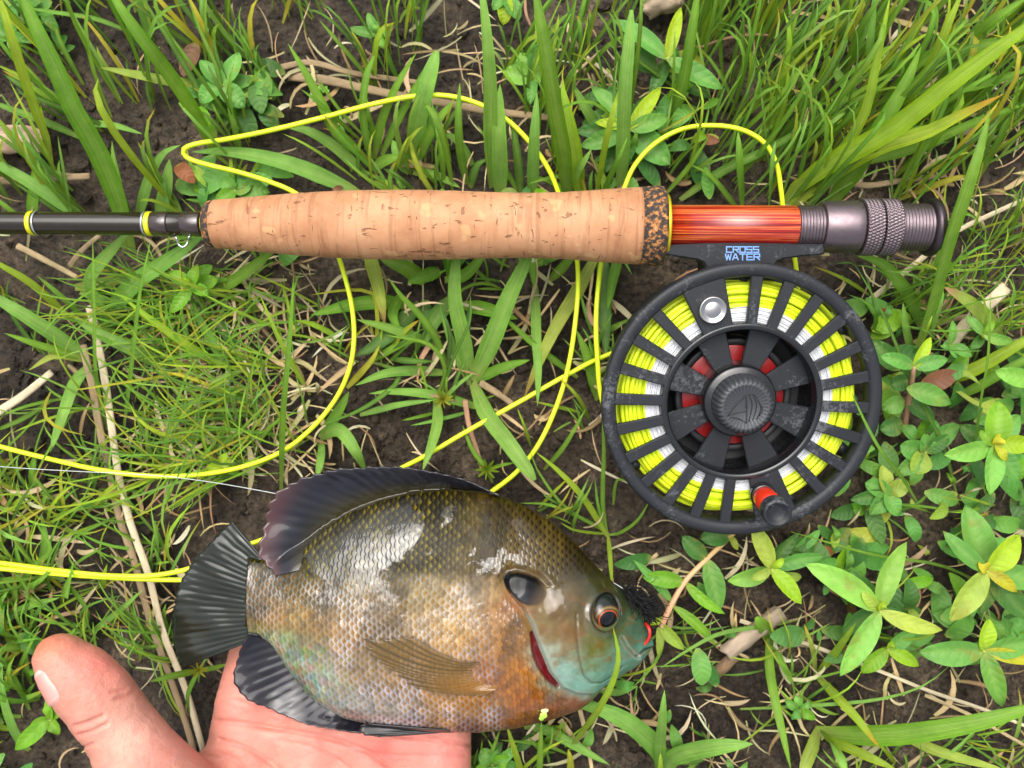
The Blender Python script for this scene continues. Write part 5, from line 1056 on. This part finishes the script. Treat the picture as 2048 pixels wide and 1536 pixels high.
plant('leafy stem standing right beside the reel rim', (1828, 734), 30, [(1760, 712, 30, 'b'), (1896, 718, 31, 'b'), (1862, 674, 24, 'y'), (1902, 808, 42, 'b', dict(at=(1814, 776), z=22)), (1764, 820, 36, 'b', dict(at=(1808, 800), z=14)), (1745, 680, 40, 'k', dict(at=(1800, 740), z=12)), (1780, 770, 34, 'k', dict(at=(1815, 760), z=14)), (1760, 860, 40, 'k', dict(at=(1805, 845), z=8)), (1830, 880, 30, 'b', dict(at=(1805, 850), z=8)), (1870, 840, 34, 'k', dict(at=(1812, 800), z=10))], root=(1806, 872), stemc='p')
plant('rounded leafy seedling lying under the seedling beside the reel', (1850, 905), 10, [(1800, 890, 44, 'b'), (1855, 868, 38, 'b'), (1830, 950, 44, 'o'), (1790, 950, 36, 'b'), (1920, 850, 42, 'b'), (1900, 870, 30, 'k')])
plant('blotched leafy seedling beside the lower rim of the reel', (1775, 985), 10, [(1730, 965, 36, 'b'), (1765, 930, 36, 'o'), (1740, 1030, 38, 'b'), (1800, 1030, 38, 'b'), (1820, 970, 36, 'o'), (1700, 1000, 30, 'k')])
plant('blue-green leaf cluster at the frame side above the yellow whorl', (2075, 765), 26, [(1990, 742, 38, 'l'), (2050, 800, 44, 'b', dict(z=18)), (2070, 700, 36, 'b')])
plant('small-leaved shoot near the dry husk', (1968, 670), 18, [(1932, 630, 20, 'b'), (2028, 682, 23, 'b'), (1990, 640, 15, 'g'), (1940, 700, 22, 'b', dict(z=10))])
plant('tiny drooping shoot beside the dry husk', (1900, 690), 12, [(1905, 640, 16, 'b'), (1916, 716, 19, 'b'), (1880, 690, 16, 'b'), (1945, 712, 24, 'b')])
plant('creeping leaves below the four-leaved seedling on dark soil', (1600, 1420), 6, [(1570, 1400, 18, 'b'), (1590, 1390, 16, 'b'), (1620, 1405, 16, 'b'), (1585, 1440, 22, 'b'), (1630, 1440, 20, 'g')])
plant('rounded leaves beside the fingers under the fish belly', (985, 1530), 8, [(960, 1500, 34, 'b'), (1000, 1500, 26, 'b'), (1020, 1520, 34, 'g'), (950, 1555, 36, 'g'), (1035, 1490, 22, 'b')])
plant('small leaf rosette under the tail fin line', (440, 930), 8, [(412, 948, 26, 'y'), (470, 925, 20, 'o'), (455, 905, 16, 'y'), (480, 950, 20, 'g')])
plant('chewed leaf cluster among grass at the lower corner by the thumb', (100, 1440), 6, [(60, 1460, 30, 'g'), (125, 1410, 24, 'g'), (90, 1400, 26, 'g'), (115, 1470, 26, 'g'), (30, 1500, 34, 'g')])
# creeping stem with paired leaves between fish and reel
t = thing('creeping_stem', 'pinkish creeping stem with paired leaves running from the reel to the fly', 'plant', tuple(P(1468, 1066, 0)))
sp_ = [(1480, 1050, 4), (1468, 1066, 8), (1410, 1121, 12), (1368, 1166, 13), (1333, 1230, 12), (1316, 1272, 8)]
q = spline(sp_, 40); mesh('stem', *tube(np.array([P(a, b, z / 1000) for a, b, z in q]), np.linspace(0.00085, 0.00105, 40), 8), M_STEM, t, col=np.repeat(lin((188, 160, 100))[None] * (1 - np.linspace(0, 1, 40))[:, None] + lin((205, 150, 120))[None] * np.linspace(0, 1, 40)[:, None], 8, 0))
for at, z, tx, ty, w, cl_ in [((1368, 1164), 13, 1285, 1154, 34, 'g'), ((1345, 1205), 12, 1267, 1120, 19, 'b'), ((1413, 1118), 12, 1437, 1224, 42, 'b'), ((1412, 1118), 12, 1364, 1072, 36, 'k'), ((1370, 1164), 12, 1450, 1228, 22, 'g'), ((1317, 1247), 10, 1368, 1300, 27, 'o'), ((1317, 1250), 9, 1316, 1312, 16, 'o'), ((1346, 1212), 11, 1432, 1290, 21, 'g'), ((1462, 1072), 9, 1400, 1078, 40, 'k'), ((1462, 1072), 9, 1476, 1100, 14, 'o'), ((1330, 1236), 10, 1300, 1250, 14, 'y')]:
    _sd[0] += 1; leaf(t, at, z, (tx, ty), w, cl_, _sd[0])

# bleached stems, straws, wood
def straw(label, pts, w, cls, name='dry_straw', cat='dry straw', group=None, taper=True, flat=0.45):
    q = spline(pts, 24); W = np.array([P(a, b, z / 1000) for a, b, z in q]); r = w * 0.5 * mpp(0.004)
    rr_ = r * (1 - 0.25 * np.linspace(0, 1, 24) if taper else np.ones(24)) * (1 + 0.10 * (vnoise(np.linspace(0, 9, 24), np.zeros(24) + w, 3) - .5))
    V, F = tube(W, rr_, 9); V[:, 2] = np.repeat(W[:, 2], 9) + (V[:, 2] - np.repeat(W[:, 2], 9)) * (flat if flat else 1)
    c = lin(GC[cls]) * (0.8 + 0.4 * vnoise(np.repeat(np.linspace(0, 14, 24), 9), np.tile(np.linspace(0, 3, 9), 24), 9))[:, None]
    st = np.stack([np.tile(np.linspace(0, 1, 9), 24), np.repeat(np.linspace(0, 5, 24), 9)], -1)
    return tag(mesh(name, V, F, STRAW, col=c, uv=st), label, cat, group)
straw('long bleached plant stem passing under the yellow line and tail fin', [(179, 612, 5), (195, 682, 6), (208, 747, 6), (222, 844, 6), (236, 944, 6), (262, 1050, 6), (296, 1145, 6), (326, 1264, 6), (372, 1380, 6), (408, 1505, 5)], 17, 'w')
straw('split grey-tan stem lying against the bleached one', [(165, 690, 4), (182, 760, 4), (200, 860, 4), (218, 940, 4), (240, 1040, 4), (268, 1120, 4), (300, 1240, 4), (335, 1340, 4), (370, 1440, 4), (392, 1515, 3)], 17, 't')
straw('short bark-streaked stick on the cracked soil', [(-40, 850, 4), (0, 822, 4), (49, 789, 4), (104, 744, 3)], 19, 'w')
straw('grey flattened stem lying under the line loop', [(560, 135, 3), (620, 125, 4), (700, 145, 4), (800, 160, 4), (840, 165, 3)], 13, 't')
straw('broad grey flattened stem behind the fan of nibbled blades', [(578, 152, 3), (650, 160, 4), (720, 175, 4), (790, 190, 4), (880, 205, 4), (980, 222, 4), (1100, 235, 3)], 19, 't')
straw('bent straw resting on soil between the tallest blades', [(1168, 112, 4), (1200, 135, 4), (1240, 172, 3)], 9, 'w')
straw('thin crossing straw over open soil near the spotted leaves', [(1130, 165, 3), (1180, 120, 6), (1235, 75, 8)], 6, 's')
straw('tan stalk crossing soil below the rod shaft', [(35, 492, 4), (80, 515, 5), (155, 555, 4)], 13, 's')
straw('short grey stalk standing below the rod shaft', [(140, 532, 3), (165, 500, 5), (200, 470, 6)], 13, 't')
straw('flat brown stalk lying at the frame side above the rod', [(-30, 362, 3), (60, 360, 3), (180, 352, 3)], 17, 't')
straw('long pale straw crossing the lower soil beside the wood', [(1480, 1241, 4), (1620, 1290, 6), (1759, 1342, 6), (1864, 1384, 6), (1968, 1419, 5), (2100, 1472, 5)], 9, 'w')
straw('second thin straw beside the long pale straw', [(1850, 1390, 3), (1940, 1430, 4), (2048, 1490, 4), (2100, 1520, 3)], 8, 's')
straw('pale straw crossing from the butt cap to the frame side', [(1740, 600, 4), (1840, 520, 6), (1900, 470, 8), (1980, 430, 8), (2080, 385, 8)], 12, 'w')
straw('grey twig lying below the butt cap', [(1840, 660, 3), (1900, 640, 4), (1960, 630, 3)], 14, 't')
straw('dry yellow husk leaning below the butt cap', [(1900, 690, 5), (1940, 640, 9), (1985, 600, 12), (2012, 575, 12)], 26, 'w', 'dry_husk', 'husk', None, False, 0.3)
straw('pale stalk fragment beside the star of broad blades', [(960, 765, 3), (1000, 790, 3), (1025, 808, 3)], 15, 't')
straw('tan stalk under the fish belly beside the leaves', [(1120, 1440, 3), (1150, 1480, 4), (1170, 1500, 3)], 13, 's')
straw('upright pale stalk below the fish chin', [(1160, 1420, 3), (1172, 1470, 4), (1185, 1545, 4)], 10, 's')
straw('reddish-brown broken grass stalk near the dorsal fin', [(930, 800, 3), (938, 850, 4), (955, 905, 4), (965, 940, 3)], 11, 'p')
straw('small pale chip pointing at the fly', [(1270, 1140, 3), (1295, 1125, 4), (1315, 1108, 3)], 11, 's')
straw('short tan stalk lying behind the butt cap', [(1660, 340, 3), (1720, 370, 4), (1800, 362, 4), (1890, 350, 3)], 14, 't')
straw('long thin pinkish runner arching near the upper reel seat', [(1400, 95, 4), (1460, 75, 8), (1530, 70, 8), (1590, 92, 5)], 6, 'p')
straw('cracked pale runner by the top frame edge', [(1050, -10, 5), (1053, 30, 7), (1078, 85, 5)], 6, 'p')
# splintered wood and pale bark
def chunk(name, label, cat, pts, wpx, h, c, seed):
    q = spline(pts, 20); rnd = np.random.default_rng(seed); V = []; n = 16
    for i, (a, b, z) in enumerate(q):
        d = q[min(i + 1, 19)] - q[max(i - 1, 0)]; d = d[:2] / np.linalg.norm(d[:2]); nn = np.array([-d[1], d[0]])
        for j in range(n):
            th = 2 * math.pi * j / n; s = math.cos(th) * wpx / 2 * (0.85 + 0.3 * vnoise(np.array([i * .3]), np.array([j * .9]), seed)[0])
            fray = rnd.uniform(-6, 6) if i in (0, 19) else 0
            p = P(a + nn[0] * s + d[0] * fray, b + nn[1] * s + d[1] * fray, (z + math.sin(th) * h * (0.7 + 0.6 * vnoise(np.array([i * .2]), np.array([j * 1.9]), seed + 5)[0]) + rnd.normal(0, .12)) / 1000); V.append(p)
    F = grid_faces(20, n, True) + [tuple(range(n))[::-1], tuple(19 * n + j for j in range(n))]
    st = np.stack([np.tile(np.linspace(0, 3, n), 20), np.repeat(np.linspace(0, 1.2, 20), n)], -1)
    return tag(mesh(name, np.array(V), F, STRAW, col=lin(c)[None] * (0.45 + 0.95 * vnoise(np.tile(np.arange(n) * 1.7, 20), np.repeat(np.arange(20) * 0.16, n), seed + 50))[:, None], uv=st), label, cat)
chunk('wood_splinter', 'splintered grey wood fragment on dark soil beside the pale straw', 'wood', [(1450, 1312, 3), (1480, 1285, 5), (1510, 1262, 5), (1560, 1225, 3)], 38, 4, (160, 142, 122), 4)
chunk('bark_fragment', 'flat pale bark fragment lying on soil at the frame side', 'bark', [(-60, 285, 2), (0, 280, 4), (50, 278, 4), (85, 290, 2)], 56, 2.2, (188, 158, 136), 8)
chunk('wood_splinter', 'brown decayed wood sliver below the splintered fragment', 'wood', [(1410, 1365, 2), (1440, 1340, 3), (1470, 1312, 3)], 26, 2, (112, 88, 62), 6)
chunk('clod', 'pale brown soil clod near the top frame edge', 'clod', [(1290, 20, 3), (1325, 8, 5), (1365, 0, 4)], 44, 5, (150, 132, 110), 9)

# ------------------------------------------------------------------ loose fill: fine grass, small leaves, litter, crumbs
FISHP = np.concatenate([TOPL, BOTL[::-1]]); FINP = np.array([(521, 1106), (525, 1060), (543, 1005), (575, 967), (640, 942), (715, 930), (790, 930), (860, 938), (930, 956), (1000, 988), (1304, 1284), (960, 1464), (640, 1453), (492, 1392), (468, 1356), (357, 1343), (331, 1256), (364, 1141), (454, 1044)], float)
HANDP = np.array([(60, 1300), (130, 1262), (220, 1282), (300, 1400), (410, 1520), (450, 1312), (520, 1290), (950, 1440), (948, 1600), (180, 1600), (140, 1400)], float)
def blocked(x, y):
    return in_poly(x, y, FINP) | in_poly(x, y, FISHP) | in_poly(x, y, HANDP) | (np.hypot((x - 1485), (y - 797) * 1.05) < 296) | ((y > 372) & (y < 535) & (x > 410) & (x < 1330)) | ((y > 418) & (y < 474) & (x <= 410)) | ((y > 396) & (y < 525) & (x >= 1330) & (x < 1876))
def near_line(x, y, d):
    X = LINE_PX[:, 0]; Y = LINE_PX[:, 1]
    return np.min(np.hypot(x[:, None] - X[None], y[:, None] - Y[None]), 1) < d
# (x0, x1, y0, y1, weight, mean heading deg (90 = away from viewer), spread, height mm, width px, length px)
ZONES = [(-150, 450, -150, 440, 190, 108, 36, 22, 10, 130), (400, 1000, -150, 130, 90, 95, 45, 20, 7, 110), (440, 1100, 120, 400, 70, 95, 40, 18, 9, 110), (1000, 1420, -150, 380, 150, 85, 40, 22, 6, 110), (1380, 2200, -150, 420, 760, 72, 30, 30, 7, 150),
         (300, 640, 500, 960, 380, 150, 75, 15, 4.6, 160), (-150, 320, 480, 940, 70, 140, 70, 12, 6, 110), (-150, 400, 930, 1320, 260, 100, 80, 12, 6, 120), (-150, 80, 1150, 1650, 130, 90, 70, 14, 11, 100), (640, 1230, 530, 930, 75, 90, 80, 9, 7, 80),
         (1060, 1240, 960, 1180, 16, 90, 60, 9, 6, 70), (1700, 2200, 470, 720, 240, 75, 60, 18, 5, 120), (1640, 2200, 700, 1320, 60, 100, 70, 14, 5, 110), (1240, 1640, 1060, 1540, 38, 90, 90, 7, 5, 80), (1560, 2200, 1300, 1650, 80, 80, 80, 10, 6, 100), (930, 1240, 1440, 1640, 60, 90, 60, 12, 8, 90), (420, 1320, 360, 540, 90, 90, 80, 8, 10, 90), (1260, 1760, 520, 1080, 70, 90, 90, 6, 7, 80), (280, 420, 1300, 1540, 10, 90, 70, 8, 6, 70)]
fine = MB(); litter = MB(); rg = np.random.default_rng(21)
def fill_blade(x0, y0, ang, Lp, H, w, cls, mb, curl, k, tipc, n=7, litter_=False):
    t = np.linspace(0, 1, n); a = ang + curl * (t - 0.2)
    dx = np.cumsum(np.r_[0, np.cos(a[:-1])]) / (n - 1) * Lp; dy = -np.cumsum(np.r_[0, np.sin(a[:-1])]) / (n - 1) * Lp
    x_, y_ = x0 + dx, y0 + dy
    z = (H * np.sin(t * math.pi / 2 * k) - (1 if not litter_ else -1.2)) / 1000
    # heading is laid out on the ground; perspective is the camera's own business
    g0 = mpp(0); q = np.stack([(x_ - 1024) * g0, -(y_ - 768) * g0, z], -1)
    s = PX(q)
    bl = blocked(s[:, 0], s[:, 1]) & (q[:, 2] > 0.006)
    if bl.any(): return False
    if H > 9 and (near_line(s[:, 0], s[:, 1], 9) & (q[:, 2] > 0.011)).any() and rg.random() < 0.85: return False
    V, F, c, st = ribbon(q, w * g0, cls, rg.uniform(-.5, .5), 0.2, None, False, tipc, seed=int(rg.integers(1e9)), jit=0.2)
    mb.add(V, F, c, st); return True
for (x0, x1, y0, y1, nblade, hd_, sp2, H, w, Lp) in ZONES:
    ncl = max(3, nblade // 7)
    for ci in range(ncl):
        cx, cy = rg.uniform(x0, x1), rg.uniform(y0, y1); ch = hd_ + rg.normal(0, sp2 * 0.6)
        for b in range(max(1, nblade // ncl)):
            for tr in range(2):
                u = rg.random(); cls = 'g' if u < .42 else 'y' if u < .62 else 'd' if u < .82 else 'l' if u < .93 else 'u'
                L = Lp * rg.uniform(0.5, 1.5); h = H * rg.uniform(0.4, 1.5) * L / Lp
                if fill_blade(cx + rg.normal(0, 16), cy + rg.normal(0, 16), math.radians(ch + rg.normal(0, sp2 * 0.55)), L, h, w * rg.uniform(0.6, 1.9 if rg.random() < .2 else 1.25), cls, fine, rg.normal(0, 0.55), rg.uniform(0.9, 1.6), OR if rg.random() < .12 else None): break
# the meadow goes on round the frame
for ci in range(900):
    rr0 = rg.uniform(0, 1) ** 0.6; cx = rg.uniform(-2600, 4600); cy = rg.uniform(-2400, 3900)
    if -150 < cx < 2200 and -150 < cy < 1650: continue
    if 300 < cx < 1000 and cy > 1500: continue
    if cx < 0 and 360 < cy < 520: continue
    ch = rg.normal(90, 50)
    for b in range(9):
        t = np.linspace(0, 1, 7); a = math.radians(ch + rg.normal(0, 40)) + rg.normal(0, .5) * t; L = rg.uniform(60, 190); h = L * rg.uniform(.1, .3) / 1000
        g0 = mpp(0); X0, Y0 = cx + rg.normal(0, 40), cy + rg.normal(0, 40)
        q = np.stack([(X0 - 1024 + np.cos(a) * L * t) * g0, -(Y0 - 768 - np.sin(a) * L * t) * g0, h * np.sin(t * rg.uniform(1.4, 2.4)) - .001], -1)
        u = rg.random(); V, F, c, st = ribbon(q, rg.uniform(5, 16) * g0, 'g' if u < .4 else 'y' if u < .6 else 'd' if u < .75 else 'l' if u < .9 else 's', rg.uniform(-.5, .5), .2, seed=int(rg.integers(1e9)), jit=.2)
        fine.add(V, F, c, st)
tag(fine.build('grass', LEAF), 'fine green grass growing all over the soil', 'grass', kind='stuff')
LZ = [(-150, 2200, -150, 1650, 300), (1560, 2200, -100, 720, 260), (300, 640, 520, 960, 240), (-100, 420, 900, 1320, 120), (540, 1320, 60, 330, 90), (1060, 1700, 1050, 1540, 150), (600, 1240, 560, 960, 100), (1640, 2200, 900, 1540, 90)]
for x0, x1, y0, y1, nn_ in LZ:
    for i in range(nn_):
        u = rg.random(); cls = 's' if u < .35 else 't' if u < .6 else 'w' if u < .72 else 'r' if u < .88 else 'p'
        w = rg.uniform(2.5, 6) if rg.random() < .8 else rg.uniform(7, 13)
        fill_blade(rg.uniform(x0, x1), rg.uniform(y0, y1), rg.uniform(0, 2 * math.pi), rg.uniform(25, 130), rg.uniform(0.5, 5), w, cls, litter, rg.normal(0, 1.0), rg.uniform(1.2, 2), None, 7, True)
tag(litter.build('straw_litter', STRAW), 'dry straw bits and brown stalks scattered on the soil', 'litter', kind='stuff')
# low leaves of creeping plants
low = MB()
LW = [(1650, 2200, 690, 1300, 200), (1560, 1760, 1060, 1280, 30), (1180, 1420, 120, 380, 40), (360, 560, 330, 400, 30), (380, 540, 120, 260, 22), (930, 1060, 1470, 1600, 22), (-100, 80, 1200, 1600, 30), (1700, 1800, 600, 700, 14), (420, 1300, 380, 520, 60), (1100, 1600, 1080, 1540, 14), (-60, 140, -60, 130, 24)]
for x0, x1, y0, y1, nn_ in LW:
    for i in range(nn_):
        cx, cy = rg.uniform(x0, x1), rg.uniform(y0, y1); a = rg.uniform(0, 6.28); L = rg.uniform(18, 84); g0 = mpp(0.004); n = 7; t = np.linspace(0, 1, n)
        z = (rg.uniform(1, 9) + rg.uniform(0, 4) * np.sin(np.pi * t) + rg.uniform(-2, 3) * t) / 1000
        q = np.stack([(cx - 1024 + np.cos(a) * L * (t - .5)) * g0, -(cy - 768 + np.sin(a) * L * (t - .5)) * g0, z], -1); s = PX(q)
        if (blocked(s[:, 0], s[:, 1]) & (z > 0.009)).any() or near_line(s[:, 0], s[:, 1], 5).any(): continue
        pr = np.sin(np.pi * np.clip(t * .97 + .015, 0, 1) ** .9) ** .65
        u = rg.random(); cls = 'b' if u < .5 else 'k' if u < .75 else 'g' if u < .85 else 'o' if u < .94 else 'r'
        V, F, c, st = ribbon(q, L * rg.uniform(.38, .62) * g0, cls, rg.uniform(-.35, .35), 0.25, pr, seed=int(rg.integers(1e9)), across=5, jit=0.18); st = np.stack(np.broadcast_arrays(np.linspace(-1, 1, 5)[None, :], t[:, None] * 4), -1).reshape(-1, 2); low.add(V, F, c, st)
tag(low.build('ground_cover', BROAD), 'small creeping leaves covering the soil under the seedlings', 'ground cover', kind='stuff')
# soil crumbs
ico = bmesh.new(); bmesh.ops.create_icosphere(ico, subdivisions=1, radius=1); IV = np.array([v.co[:] for v in ico.verts]); IF = [tuple(v.index for v in f.verts) for f in ico.faces]; ico.free()
cr_ = MB(); SC = [(-150, 2200, -150, 1650, 5200), (1080, 1640, 1060, 1540, 1800), (600, 1240, 560, 960, 1500), (0, 320, 640, 960, 500), (1560, 2050, 1330, 1540, 700)]
for x0, x1, y0, y1, nn_ in SC:
    X_ = rg.uniform(x0, x1, nn_); Y_ = rg.uniform(y0, y1, nn_); R2 = 0.0003 + 0.0014 * rg.random(nn_) ** 4 + 0.0022 * rg.random(nn_) ** 14
    for a, b, r in zip(X_, Y_, R2):
        p = P(a, b, 0); p[2] = float(ground_z(np.array([p[0]]), np.array([p[1]]))[0]) + r * 0.35
        Vc = IV * r * rg.uniform(0.6, 1.25, 3) * (1 + rg.uniform(-.22, .22, (len(IV), 1))); cr_.add(Vc + p, IF)
tag(cr_.build('soil_crumbs', SOIL, smooth_=False), 'loose dark soil crumbs and tiny clods on the ground', 'soil crumbs', kind='stuff')
